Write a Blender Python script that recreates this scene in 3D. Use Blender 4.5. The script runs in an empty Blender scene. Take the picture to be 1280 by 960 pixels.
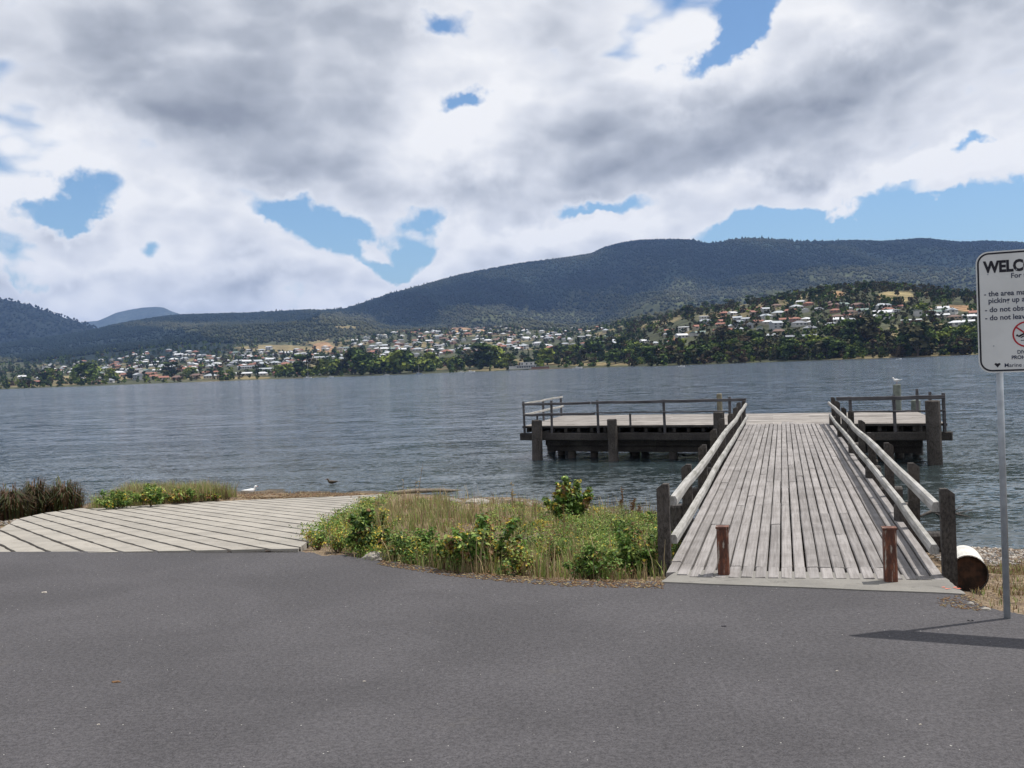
import bpy, math, random
import numpy as np
from mathutils import Vector, Matrix
random.seed(11)
R = np.random.default_rng(7)
C = bpy.context.scene.collection
sc = bpy.context.scene

# ------------------------------------------------------------------ camera
F = 1330.0; CAMZ = 2.5; WZ = -1.4
pitch = math.atan(21.5 / F); roll = math.radians(2.2)
Fw = np.array([0, math.cos(pitch), -math.sin(pitch)])
R0 = np.array([1.0, 0, 0]); U0 = np.cross(R0, Fw)
Rt = R0 * math.cos(roll) - U0 * math.sin(roll)
Up = R0 * math.sin(roll) + U0 * math.cos(roll)
cam_d = bpy.data.cameras.new('camera'); cam = bpy.data.objects.new('camera', cam_d); C.objects.link(cam)
cam_d.sensor_width = 36; cam_d.lens = F / 1280 * 36; cam_d.clip_start = 0.1; cam_d.clip_end = 80000
m = Matrix.Identity(4)
for i in range(3):
    m[i][0] = Rt[i]; m[i][1] = Up[i]; m[i][2] = -Fw[i]
m[2][3] = CAMZ
cam.matrix_world = m
sc.camera = cam

def ray(px, py): return Fw + (px - 640) / F * Rt - (py - 480) / F * Up
def P(px, py, z=0.0):
    d = ray(px, py); t = (z - CAMZ) / d[2]
    return np.array([d[0] * t, d[1] * t, z])
def PD(px, py, Y):
    d = ray(px, py); t = Y / d[1]
    return np.array([d[0] * t, Y, CAMZ + d[2] * t])

# ------------------------------------------------------------------ light
sc.view_settings.view_transform = 'Standard'; sc.view_settings.look = 'None'
sc.view_settings.exposure = 0.0; sc.view_settings.gamma = 1.0
sun_vec = Vector((0.43, 0.13, 1.0)).normalized()
sun_el = math.asin(sun_vec.z); sun_az = math.atan2(sun_vec.x, sun_vec.y)
sd = bpy.data.lights.new('sun', 'SUN'); sun = bpy.data.objects.new('sun', sd); C.objects.link(sun)
sd.energy = 5.0; sd.angle = math.radians(0.5); sd.color = (1.0, 0.955, 0.89)
sun.rotation_euler = (-sun_vec).to_track_quat('-Z', 'Y').to_euler()
sc.cycles.volume_bounces = 0; sc.cycles.max_bounces = 6; sc.cycles.transparent_max_bounces = 8

class NT:
    def __init__(s, tree): s.t = tree; s.t.nodes.clear()
    def n(s, typ, **kw):
        nd = s.t.nodes.new('ShaderNode' + typ)
        for k, v in kw.items():
            if k.startswith('i_'):
                key = k[2:]; key = int(key) if key.isdigit() else key.replace('_', ' ')
                sock = nd.inputs[key]
                if hasattr(v, 'bl_idname') and 'Socket' in v.bl_idname: s.t.links.new(v, sock)
                else: sock.default_value = v
            else: setattr(nd, k, v)
        return nd
    def l(s, a, b): s.t.links.new(a, b)
    def math(s, op, a, b=None, c=None, clamp=False):
        nd = s.n('Math', operation=op, use_clamp=clamp)
        for i, v in enumerate((a, b, c)):
            if v is None: continue
            if isinstance(v, (int, float)): nd.inputs[i].default_value = v
            else: s.l(v, nd.inputs[i])
        return nd.outputs[0]
    def vm(s, op, a, b=None, sc_=None):
        nd = s.n('VectorMath', operation=op)
        for i, v in enumerate((a, b)):
            if v is None: continue
            if isinstance(v, tuple): nd.inputs[i].default_value = v
            else: s.l(v, nd.inputs[i])
        if sc_ is not None:
            if isinstance(sc_, (int, float)): nd.inputs['Scale'].default_value = sc_
            else: s.l(sc_, nd.inputs['Scale'])
        return nd.outputs[0]
    def noise(s, vec, scale, detail=4, rough=0.55, dist=0.0, out='Factor'):
        nd = s.n('TexNoise', i_Scale=scale, i_Detail=detail, i_Roughness=rough, i_Distortion=dist)
        if vec is not None: s.l(vec, nd.inputs['Vector'])
        return nd.outputs[0] if out == 'Factor' else nd.outputs[1]
    def ramp(s, fac, stops, interp='LINEAR'):
        nd = s.n('ValToRGB'); cr = nd.color_ramp; cr.interpolation = interp
        while len(cr.elements) < len(stops): cr.elements.new(0.5)
        for e, (p, c) in zip(cr.elements, stops):
            e.position = p; e.color = (*c, 1) if len(c) == 3 else c
        s.l(fac, nd.inputs[0]); return nd.outputs[0]
    def mix(s, fac, a, b, mode='MIX'):
        nd = s.n('Mix', data_type='RGBA', blend_type=mode)
        for k, v in ((0, fac), (6, a), (7, b)):
            if isinstance(v, (int, float)): nd.inputs[k].default_value = v
            elif isinstance(v, tuple): nd.inputs[k].default_value = (*v, 1)
            else: s.l(v, nd.inputs[k])
        return nd.outputs[2]
    def maprange(s, v, a, b, c=0.0, d=1.0, kind='SMOOTHSTEP'):
        nd = s.n('MapRange', interpolation_type=kind)
        s.l(v, nd.inputs[0])
        for i, q in enumerate((a, b, c, d)): nd.inputs[i + 1].default_value = q
        return nd.outputs[0]

# ------------------------------------------------------------------ sky with clouds
w = bpy.data.worlds.new('World'); sc.world = w; w.use_nodes = True
t = NT(w.node_tree)
tc = t.n('TexCoord').outputs['Generated']
sep = t.n('SeparateXYZ', i_0=tc)
X_, Y_, Z_ = sep.outputs
az = t.math('ARCTAN2', X_, Y_)
el = t.math('ARCSINE', t.math('MAXIMUM', Z_, -0.02))
L0 = t.n('CombineXYZ', i_0=az, i_1=el).outputs[0]
den = t.math('ADD', t.math('MAXIMUM', Z_, 0.0), 0.60)
q = t.vm('MULTIPLY', t.n('CombineXYZ', i_0=t.math('DIVIDE', X_, den), i_1=t.math('DIVIDE', Y_, den), i_2=t.math('MULTIPLY', Z_, 1.6)).outputs[0], (1.9, 1.6, 1.9))
warp = t.vm('SCALE', t.vm('SUBTRACT', t.noise(q, 1.6, 4, 0.55, out='Color'), (0.5, 0.5, 0.5)), sc_=0.22)
qa = t.vm('ADD', q, warp)
def puff(v):
    """cumulus field: broad noise plus rounded cells at three sizes"""
    f = t.math('MULTIPLY', t.math('SUBTRACT', t.noise(v, 2.1, 8, 0.52), 0.5), 3.9)
    for sc_, am in ((3.2, 0.85), (7.5, 0.50), (17.0, 0.28)):
        vo = t.n('TexVoronoi', feature='F1', i_Scale=sc_); t.l(v, vo.inputs['Vector'])
        f = t.math('ADD', f, t.math('MULTIPLY_ADD', vo.outputs['Distance'], -1.9 * am, 0.85 * am))
    return f
n1 = puff(qa)
n_big = t.noise(qa, 0.9, 2, 0.5)
# the same field a little higher in the sky: tells cloud bases from tops
n2 = puff(t.vm('ADD', qa, (-0.02, -0.06, 0.045)))
L = t.vm('ADD', L0, t.vm('SCALE', t.vm('SUBTRACT', t.noise(tc, 6.0, 6, 0.62, out='Color'), (0.5, 0.5, 0.5)), sc_=0.15))
def blobs(items):
    """soft ellipses at world directions: (px,py,half width px,half height px,tilt deg,amount)"""
    acc = None
    for px, py, sx, sy, rot, amt in items:
        d = ray(px, py); d = d / np.linalg.norm(d)
        mp = t.n('Mapping', vector_type='TEXTURE', i_Vector=L)
        mp.inputs['Location'].default_value = (math.atan2(d[0], d[1]), math.asin(d[2]), 0)
        mp.inputs['Rotation'].default_value = (0, 0, math.radians(rot - 2.2))
        mp.inputs['Scale'].default_value = (sx / F, sy / F, 1)
        g = t.n('TexGradient', gradient_type='SPHERICAL'); t.l(mp.outputs[0], g.inputs[0])
        f = t.math('POWER', g.outputs[1], 1.3)
        acc = t.math('MULTIPLY_ADD', f, amt, acc if acc is not None else 0.0)
    return acc
HOLES = [(880,70,78,44,50,-2.1),(918,20,64,48,40,-1.9),(400,262,60,30,0,-.6),(572,128,50,36,-10,-1.9),(545,5,80,40,0,-1.3),(1010,0,80,30,0,-1.0),
 (100,252,100,42,10,-2.0),(40,290,120,36,5,-1.4),(150,300,90,26,-5,-.9),(207,315,50,50,0,-1.3),(20,338,60,26,0,-1.2),
 (393,282,100,48,0,-2.0),(480,308,130,32,-12,-1.6),(522,268,60,56,20,-1.8),(235,378,80,24,0,-1.4),(70,265,60,30,0,-.8),
 (740,266,150,28,-3,-1.6),(950,286,330,44,-2,-2.3),(1190,288,320,46,6,-2.6),(1215,183,60,26,20,-2.6),(1105,238,80,24,10,-1.2),
 (1300,300,240,56,0,-1.8),(960,310,260,34,0,-1.4)]
FILL = [(455,296,50,22,0,1.6),(60,292,90,22,0,1.3),(340,300,60,20,0,.9),(1130,215,260,46,12,1.7),(1250,160,160,60,10,.8),(560,200,200,60,0,.6),(140,287,110,46,0,1.9),(432,291,60,26,0,1.2),(612,275,120,85,0,1.5),(745,302,260,46,8,2.6),(860,288,120,18,0,1.0),(560,336,260,44,12,1.3),(300,352,400,70,0,.7),(50,365,200,70,0,.8),
 (300,90,640,230,0,.75),(980,170,480,130,14,.75)]
DARK = [(150,70,470,170,-6,.62),(330,160,380,110,-8,.55),(60,120,300,80,0,.25),(450,30,300,90,0,.35),(700,90,190,130,0,.55),(830,195,340,90,8,.70),(690,240,200,60,0,.35),
 (1060,130,300,90,16,.55),(1150,60,160,70,20,.35),(580,240,120,40,0,.3),(270,215,200,44,0,.35),(360,372,240,24,0,.35),(90,345,200,22,0,.35),(330,330,120,14,0,.25),(150,305,80,18,0,.2)]
LIGHT = [(545,150,150,150,0,-.45),(610,60,150,110,0,-.5),(560,190,200,110,0,-.4),(90,195,280,80,-8,-.6),(820,50,140,80,-20,-.45),(1080,50,170,40,-15,-.4),(1180,210,240,50,14,-.7),(700,295,240,34,0,-.6),(960,245,160,30,0,-.4),(250,330,260,40,0,-.3)]
cov = t.math('ADD', 0.98, blobs(HOLES + FILL))
cov = t.math('ADD', cov, n1)
alpha = t.maprange(cov, -0.22, 0.52)
relief = t.math('SUBTRACT', n2, n1)
dark = t.math('ADD', 0.27, t.math('MULTIPLY', blobs(DARK + LIGHT), 0.68))
dark = t.math('ADD', dark, t.math('MULTIPLY', relief, 0.34))
dark = t.math('ADD', dark, t.math('MULTIPLY', n1, 0.13))
edge = t.maprange(cov, 0.0, 1.3)
dark = t.math('MULTIPLY', dark, t.math('MULTIPLY_ADD', edge, 0.7, 0.3))
ccol = t.ramp(t.math('MULTIPLY', dark, 0.80), [(0.0, (0.97, 0.97, 0.98)), (0.22, (0.77, 0.79, 0.84)), (0.5, (0.49, 0.52, 0.58)), (0.78, (0.31, 0.335, 0.39)), (1.0, (0.22, 0.24, 0.29))])
sky = t.n('TexSky', sky_type='NISHITA', sun_disc=False, sun_elevation=sun_el, sun_rotation=sun_az, altitude=0, air_density=1.0, dust_density=0.6, ozone_density=1.6)
SKYS = 0.12
skc = t.vm('SCALE', t.mix(1.0, sky.outputs[0], (0.80, 0.97, 1.10), 'MULTIPLY'), sc_=0.95)
ccs = t.vm('SCALE', ccol, sc_=1.0 / SKYS)
fin = t.mix(alpha, skc, ccs)
bg = t.n('Background', i_Color=fin, i_Strength=SKYS)
t.l(bg.outputs[0], t.n('OutputWorld').inputs[0])
w.cycles.sampling_method = 'MANUAL'; w.cycles.sample_map_resolution = 512

# ------------------------------------------------------------------ materials
def new_mat(name):
    m_ = bpy.data.materials.new(name); m_.use_nodes = True
    n = NT(m_.node_tree)
    out = n.n('OutputMaterial'); b = n.n('BsdfPrincipled'); n.l(b.outputs[0], out.inputs[0])
    return m_, n, b
def setb(n, b, key, v):
    if isinstance(v, (int, float)): b.inputs[key].default_value = v
    elif isinstance(v, tuple): b.inputs[key].default_value = (*v, 1)
    else: n.l(v, b.inputs[key])
def plain(name, col, rough=0.8, var=0.25, scale=8.0, metal=0.0, bump=0.0, spec=0.3, island=0.0, col2=None):
    m_, n, b = new_mat(name)
    pos = n.n('TexCoord').outputs['Object']
    f = n.noise(pos, scale, 5, 0.6)
    c2 = col2 or tuple(c * (1 - var) for c in col)
    base = n.mix(n.maprange(f, 0.35, 0.65), col, c2)
    if island:
        r = n.n('NewGeometry').outputs['Random Per Island']
        k = n.math('MULTIPLY_ADD', r, island, 1 - island / 2)
        base = n.vm('SCALE', base, sc_=k)
    setb(n, b, 'Base Color', base); b.inputs['Roughness'].default_value = rough
    b.inputs['Metallic'].default_value = metal; b.inputs['Specular IOR Level'].default_value = spec
    if bump:
        bp = n.n('Bump', i_Strength=0.7, i_Distance=bump, i_Height=n.noise(pos, scale * 4, 4, 0.6)); n.l(bp.outputs[0], b.inputs['Normal'])
    return m_
def wood(name, light, dark_, streak=(3, 3, 3), axis=(1, 0, 0), island=0.45):
    """weathered timber: grain stretched along the world direction axis"""
    m_, n, b = new_mat(name)
    pos = n.n('NewGeometry').outputs['Position']
    a = Vector((axis[0], axis[1], 0)).normalized(); r = Vector((a.y, -a.x, 0))
    u = n.n('VectorMath', operation='DOT_PRODUCT'); n.l(pos, u.inputs[0]); u.inputs[1].default_value = a
    v = n.n('VectorMath', operation='DOT_PRODUCT'); n.l(pos, v.inputs[0]); v.inputs[1].default_value = r
    z = n.n('SeparateXYZ', i_0=pos).outputs[2]
    isl = n.n('NewGeometry').outputs['Random Per Island']
    vec = n.n('CombineXYZ', i_0=n.math('MULTIPLY', u.outputs['Value'], 1.2), i_1=n.math('MULTIPLY', v.outputs['Value'], 38), i_2=n.math('MULTIPLY_ADD', isl, 31, n.math('MULTIPLY', z, 20))).outputs[0]
    g = n.noise(vec, 1.0, 6, 0.65)
    big = n.noise(pos, 1.3, 4, 0.6)
    f = n.math('ADD', n.math('MULTIPLY', g, 0.7), n.math('MULTIPLY', big, 0.5))
    col = n.mix(n.maprange(f, 0.42, 0.78), dark_, light)
    col = n.vm('SCALE', col, sc_=n.math('MULTIPLY_ADD', isl, island, 1 - island / 2))
    blot = n.maprange(n.noise(pos, 7.0, 3, 0.5), 0.66, 0.8)
    col = n.mix(n.math('MULTIPLY', blot, 0.5), col, tuple(c * 0.45 for c in dark_))
    setb(n, b, 'Base Color', col); b.inputs['Roughness'].default_value = 0.85; b.inputs['Specular IOR Level'].default_value = 0.25
    bp = n.n('Bump', i_Strength=0.8, i_Distance=0.008, i_Height=g); n.l(bp.outputs[0], b.inputs['Normal'])
    return m_

# ------------------------------------------------------------------ mesh helpers
class MB:
    def __init__(s): s.v = []; s.f = []; s.mi = []
    def add(s, vs, fs, mi=0):
        o = len(s.v); s.v.extend([tuple(map(float, p)) for p in vs]); s.f.extend([tuple(i + o for i in f) for f in fs]); s.mi.extend([mi] * len(fs))
    def box(s, c, ax, ay, az_, mi=0, jit=0.0):
        """oriented box: centre and three half-extent vectors"""
        c = np.array(c, float); ax = np.array(ax, float); ay = np.array(ay, float); az_ = np.array(az_, float)
        vs = [c + i * ax + j * ay + k * az_ for k in (-1, 1) for j in (-1, 1) for i in (-1, 1)]
        if jit: vs = [p + R.uniform(-jit, jit, 3) for p in vs]
        s.add(vs, [(0, 2, 3, 1), (4, 5, 7, 6), (0, 1, 5, 4), (2, 6, 7, 3), (0, 4, 6, 2), (1, 3, 7, 5)], mi)
    def beam(s, a, b, w_, h_, mi=0, seg=1, wob=0.0, chamfer=0.0):
        """timber from a to b, w wide and h high, optionally wandering"""
        a = np.array(a, float); b = np.array(b, float); d = b - a; ln = np.linalg.norm(d); d /= ln
        up = np.array([0, 0, 1.0]) if abs(d[2]) < 0.9 else np.array([0, 1.0, 0])
        sd_ = np.cross(d, up); sd_ /= np.linalg.norm(sd_); up = np.cross(sd_, d)
        cf = min(w_, h_) * 0.14
        prof = [(-w_/2+cf, -h_/2), (w_/2-cf, -h_/2), (w_/2, -h_/2+cf), (w_/2, h_/2-cf), (w_/2-cf, h_/2), (-w_/2+cf, h_/2), (-w_/2, h_/2-cf), (-w_/2, -h_/2+cf)]
        vs = []; fs = []
        o1 = R.uniform(-1, 1, seg + 1) * wob; o2 = R.uniform(-1, 1, seg + 1) * wob
        for i in range(seg + 1):
            p = a + d * ln * i / seg
            k = 1 + R.uniform(-.5, .5) * wob
            for x, y in prof: vs.append(p + sd_ * (x * k + o1[i]) + up * (y * k + o2[i]))
        for i in range(seg):
            for j in range(8):
                q0 = i * 8 + j; q1 = i * 8 + (j + 1) % 8
                fs.append((q0, q0 + 8, q1 + 8, q1))
        fs.append(tuple(range(8))); fs.append(tuple(range(seg * 8 + 7, seg * 8 - 1, -1)))
        s.add(vs, fs, mi)
    def tube(s, pts, rad, n=8, mi=0, cap=True, squash=None):
        pts = [np.array(p, float) for p in pts]
        if np.isscalar(rad): rad = [rad] * len(pts)
        vs = []; fs = []; prev = None
        for i, p in enumerate(pts):
            d = pts[min(i + 1, len(pts) - 1)] - pts[max(i - 1, 0)]
            d = d / (np.linalg.norm(d) + 1e-9)
            ref = np.array([0, 0, 1.0]) if abs(d[2]) < 0.95 else np.array([1.0, 0, 0])
            if prev is None: e1 = np.cross(d, ref)
            else: e1 = prev - d * np.dot(prev, d)
            e1 /= np.linalg.norm(e1) + 1e-9; prev = e1; e2 = np.cross(e1, d)
            for k in range(n):
                a_ = 2 * math.pi * k / n
                vs.append(p + rad[i] * (e1 * math.cos(a_) + e2 * math.sin(a_)))
        for i in range(len(pts) - 1):
            for k in range(n):
                a0 = i * n + k; a1 = i * n + (k + 1) % n
                fs.append((a0, a1, a1 + n, a0 + n))
        if cap: fs.append(tuple(range(n - 1, -1, -1))); fs.append(tuple(range((len(pts) - 1) * n, len(pts) * n)))
        s.add(vs, fs, mi)
    def build(s, name, mats, parent=None, smooth=False):
        me = bpy.data.meshes.new(name); me.from_pydata(s.v, [], s.f); me.update()
        return link(name, me, mats, parent, s.mi, smooth)
def link(name, me, mats, parent=None, mi=None, smooth=False):
    for m_ in (mats if isinstance(mats, (list, tuple)) else [mats]): me.materials.append(m_)
    if mi is not None and len(set(np.asarray(mi).tolist())) > 1: me.polygons.foreach_set('material_index', np.asarray(mi, dtype=np.int32))
    if smooth: me.polygons.foreach_set('use_smooth', np.ones(len(me.polygons), dtype=bool))
    o = bpy.data.objects.new(name, me); C.objects.link(o)
    if parent is not None: o.parent = parent
    return o
def np_mesh(name, V, Fc, mats, parent=None, mi=None, smooth=False):
    """V (n,3) and Fc (m,k) arrays, k = 3 or 4"""
    V = np.asarray(V, dtype=np.float32); Fc = np.asarray(Fc, dtype=np.int32); k = Fc.shape[1]
    me = bpy.data.meshes.new(name); me.vertices.add(len(V)); me.vertices.foreach_set('co', V.ravel())
    me.loops.add(Fc.size); me.loops.foreach_set('vertex_index', Fc.ravel())
    me.polygons.add(len(Fc)); me.polygons.foreach_set('loop_start', np.arange(0, Fc.size, k, dtype=np.int32)); me.polygons.foreach_set('loop_total', np.full(len(Fc), k, dtype=np.int32))
    me.update(calc_edges=True); me.validate()
    return link(name, me, mats, parent, mi, smooth)
def tag(o, label=None, cat=None, group=None, kind=None):
    if label: o['label'] = label
    if cat: o['category'] = cat
    if group: o['group'] = group
    if kind: o['kind'] = kind
    return o
def empty(name, loc=(0, 0, 0), rz=0.0):
    o = bpy.data.objects.new(name, None); C.objects.link(o); o.location = tuple(map(float, loc)); o.rotation_euler = (0, 0, rz); return o
KIDS = {}
def copy_tree(o, parent=None):
    c = o.copy(); C.objects.link(c)
    if parent is not None: c.parent = parent
    for ch in KIDS.get(o.name, None) or list(o.children): copy_tree(ch, c)
    return c

def vnoise(x, y, seed=0):
    """value noise, vectorised"""
    x = np.asarray(x, float); y = np.asarray(y, float)
    xi = np.floor(x).astype(np.int64); yi = np.floor(y).astype(np.int64); fx = x - xi; fy = y - yi
    fx = fx * fx * (3 - 2 * fx); fy = fy * fy * (3 - 2 * fy)
    def h(a, b):
        n = (a * 374761393 + b * 668265263 + seed * 1442695041) & 0x7fffffff
        n = ((n ^ (n >> 13)) * 1274126177) & 0x7fffffff
        return ((n ^ (n >> 16)) & 0xffff) / 65535.0
    return (h(xi, yi) * (1 - fx) + h(xi + 1, yi) * fx) * (1 - fy) + (h(xi, yi + 1) * (1 - fx) + h(xi + 1, yi + 1) * fx) * fy
def fbm(x, y, oc=4, seed=0):
    s = 0; a = 1; tt = 0
    for i in range(oc):
        s = s + a * vnoise(np.asarray(x) * 2 ** i, np.asarray(y) * 2 ** i, seed + i); tt += a; a *= 0.5
    return s / tt
def in_poly(x, y, poly):
    x = np.asarray(x); y = np.asarray(y); ins = np.zeros(x.shape, bool); j = len(poly) - 1
    for i in range(len(poly)):
        xi, yi = poly[i]; xj, yj = poly[j]
        ins ^= ((yi > y) != (yj > y)) & (x < (xj - xi) * (y - yi) / (yj - yi + 1e-12) + xi); j = i
    return ins
def project(x, y, z):
    """world -> pixels of the photograph (vectorised)"""
    d0 = np.asarray(x); d1 = np.asarray(y); d2 = np.asarray(z) - CAMZ
    f = d0 * Fw[0] + d1 * Fw[1] + d2 * Fw[2]
    return 640 + F * (d0 * Rt[0] + d1 * Rt[1] + d2 * Rt[2]) / f, 480 - F * (d0 * Up[0] + d1 * Up[1] + d2 * Up[2]) / f
# ================================================================== NEAR GROUND
AE = [(-700,697),(-300,693),(0,690),(370,689),(400,692),(480,702),(560,715),(640,722),(700,726),(830,729),(1000,735),(1205,743),(1232,760),(1280,769),(1500,800),(1900,850)]
SH = [(-700,690),(-300,668),(-60,652),(0,647),(60,638),(110,630),(180,616),(250,612),(430,613),(560,617),(640,621),(700,628),(760,634),(830,645),(900,655),(1000,665),(1200,683),(1280,688),(1500,705),(1900,730)]
ae = np.array([P(x, y, 0) for x, y in AE]); sh = np.array([P(x, y, WZ) for x, y in SH])
ae_t = ae[:, 0] / ae[:, 1]; sh_t = sh[:, 0] / sh[:, 1]
def a_of(t_): return np.interp(t_, ae_t, ae[:, 1])
def s_of(t_): return np.interp(t_, sh_t, sh[:, 1])
def G(x, y):
    x = np.asarray(x, float); y = np.asarray(y, float); t_ = x / np.maximum(y, 3.0)
    k = (y - a_of(t_)) / (s_of(t_) - a_of(t_))
    z = np.where(k < 0, 0, WZ * k)
    return np.maximum(z, -4.0)
def hit(px, py):
    d = ray(px, py); lo, hi = 1.0, 60.0
    for i in range(40):
        mid = (lo + hi) / 2; p = d * mid
        if CAMZ + p[2] > G(p[0], p[1]): lo = mid
        else: hi = mid
    p = d * hi; return np.array([p[0], p[1], float(G(p[0], p[1]))])
def clip(poly, nrm, c, keep=1):
    """Sutherland-Hodgman against dot(nrm,p) <= c (keep=1) or >= c (keep=-1)"""
    out = []
    for i in range(len(poly)):
        p, q_ = poly[i], poly[(i + 1) % len(poly)]
        dp = keep * (np.dot(nrm, p) - c); dq = keep * (np.dot(nrm, q_) - c)
        if dp <= 0: out.append(p)
        if dp * dq < 0: out.append(p + (q_ - p) * dp / (dp - dq))
    return out

# ramp outline
RP = [(-120,691),(372,690.5),(388,679),(412,661),(440,644),(468,629),(480,622),(400,622.5),(300,623.5),(240,625.5),(160,632),(100,639.5),(55,648),(22,656),(0,667),(-30,680)]
ramp_poly = np.array([hit(x, y)[:2] for x, y in RP])
_A = np.c_[ramp_poly, np.ones(len(ramp_poly))]; ramp_fit = np.linalg.lstsq(_A, G(ramp_poly[:, 0], ramp_poly[:, 1]), rcond=None)[0]
def ramp_z(x, y): return ramp_fit[0] * x + ramp_fit[1] * y + ramp_fit[2] + 0.05

# ---- materials
def asphalt():
    m_, n, b = new_mat('asphalt'); pos = n.n('NewGeometry').outputs['Position']
    vor = n.n('TexVoronoi', i_Scale=95.0); n.l(pos, vor.inputs['Vector'])
    fine = n.math('MULTIPLY_ADD', n.noise(pos, 70, 4, 0.7), .55, n.math('MULTIPLY', n.noise(pos, 26, 3, 0.7), .45)); mid = n.noise(pos, 9, 4, 0.6); big = n.noise(pos, 0.55, 4, 0.55, 0.4)
    col = n.mix(n.maprange(fine, 0.38, 0.60), (0.040, 0.038, 0.041), (0.086, 0.082, 0.087))
    sp = n.math('LESS_THAN', vor.outputs['Distance'], 0.18)
    stone = n.mix(n.n('SeparateColor', i_0=vor.outputs['Color']).outputs[0], (0.05, 0.05, 0.055), (0.30, 0.29, 0.28))
    col = n.mix(n.math('MULTIPLY', sp, 0.2), col, stone)
    pick = n.math('GREATER_THAN', n.n('SeparateColor', i_0=vor.outputs['Color']).outputs[1], 0.9994)
    col = n.mix(n.math('MULTIPLY', pick, n.math('LESS_THAN', vor.outputs['Distance'], 0.5)), col, (0.42, 0.41, 0.38))
    col = n.vm('SCALE', col, sc_=n.math('MULTIPLY', n.maprange(big, 0.3, 0.72, 0.86, 1.12), n.maprange(mid, 0.25, 0.75, 0.93, 1.07)))
    st = n.maprange(n.noise(pos, 0.9, 5, 0.65), 0.62, 0.74)
    col = n.mix(n.math('MULTIPLY', st, 0.35), col, (0.085, 0.078, 0.072))
    setb(n, b, 'Base Color', col); b.inputs['Roughness'].default_value = 0.9; b.inputs['Specular IOR Level'].default_value = 0.25
    bp = n.n('Bump', i_Strength=0.6, i_Distance=0.006, i_Height=n.math('ADD', fine, n.math('MULTIPLY', vor.outputs['Distance'], 0.6))); n.l(bp.outputs[0], b.inputs['Normal'])
    return m_
def soil():
    m_, n, b = new_mat('soil'); pos = n.n('NewGeometry').outputs['Position']
    f = n.noise(pos, 2.2, 6, 0.7); g = n.noise(pos, 22, 5, 0.7)
    vor = n.n('TexVoronoi', i_Scale=26.0); n.l(pos, vor.inputs['Vector'])
    leaf = n.ramp(n.n('SeparateColor', i_0=vor.outputs['Color']).outputs[0], [(0, (0.09, 0.055, 0.035)), (0.4, (0.20, 0.12, 0.07)), (0.7, (0.33, 0.24, 0.15)), (1, (0.42, 0.36, 0.27))], 'CONSTANT')
    col = n.mix(n.maprange(f, 0.4, 0.62), (0.13, 0.095, 0.06), (0.30, 0.23, 0.145))
    col = n.mix(n.maprange(g, 0.42, 0.6, 0.1, 0.85), col, leaf)
    z = n.n('SeparateXYZ', i_0=pos).outputs[2]
    wet = n.maprange(z, -1.42, -1.25)
    col = n.mix(wet, (0.06, 0.05, 0.035), col)
    setb(n, b, 'Base Color', col); b.inputs['Roughness'].default_value = 0.95
    bp = n.n('Bump', i_Strength=1.0, i_Distance=0.04, i_Height=n.math('ADD', g, vor.outputs['Distance'])); n.l(bp.outputs[0], b.inputs['Normal'])
    return m_
def concrete(name, col, dirt):
    m_, n, b = new_mat(name); pos = n.n('NewGeometry').outputs['Position']
    f = n.noise(pos, 1.4, 6, 0.65); g = n.noise(pos, 40, 5, 0.7); isl = n.n('NewGeometry').outputs['Random Per Island']
    c = n.mix(n.maprange(f, 0.36, 0.70), col, tuple(x * 0.74 for x in col))
    c = n.mix(n.maprange(g, 0.5, 0.75, 0, 0.55), c, dirt)
    st = n.maprange(n.noise(pos, 4.5, 6, 0.7, 0.6), 0.57, 0.68)
    c = n.mix(n.math('MULTIPLY', st, 0.65), c, dirt)
    c = n.vm('SCALE', c, sc_=n.math('MULTIPLY_ADD', isl, 0.12, 0.94))
    setb(n, b, 'Base Color', c); b.inputs['Roughness'].default_value = 0.92
    bp = n.n('Bump', i_Strength=0.6, i_Distance=0.006, i_Height=g); n.l(bp.outputs[0], b.inputs['Normal'])
    return m_
M_asph = asphalt(); M_soil = soil(); M_conc = concrete('ramp_concrete', (0.315, 0.292, 0.255), (0.15, 0.125, 0.095)); M_apron = concrete('apron_concrete', (0.20, 0.19, 0.172), (0.10, 0.095, 0.085))

# ---- asphalt, one flat sheet edged by the worn kerbless rim
edge = []
tt_ = np.linspace(ae_t[1], ae_t[-1], 900)
for i, q_ in enumerate(tt_):
    y = float(a_of(q_)); px_ = project(q_ * y, y, 0)[0]
    wob = ((fbm(q_ * 60, 3, 3, 4) - .5) * 0.3 + (fbm(q_ * 400, 5, 2, 4) - .5) * 0.12) if 380 < px_ < 840 or px_ > 1210 else (fbm(q_ * 90, 9, 2, 4) - .5) * 0.03
    edge.append((q_ * y, y + wob + 0.02, 0.0))
mb = MB(); pts = [(-60, -40, 0), (60, -40, 0), (60, edge[-1][1], 0)] + edge[::-1] + [(-60, edge[0][1], 0)]
mb.add(pts, [tuple(range(len(pts)))]); o = mb.build('car_park', M_asph); tag(o, 'grey asphalt car park surface filling the foreground', 'asphalt', kind='structure')
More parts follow.
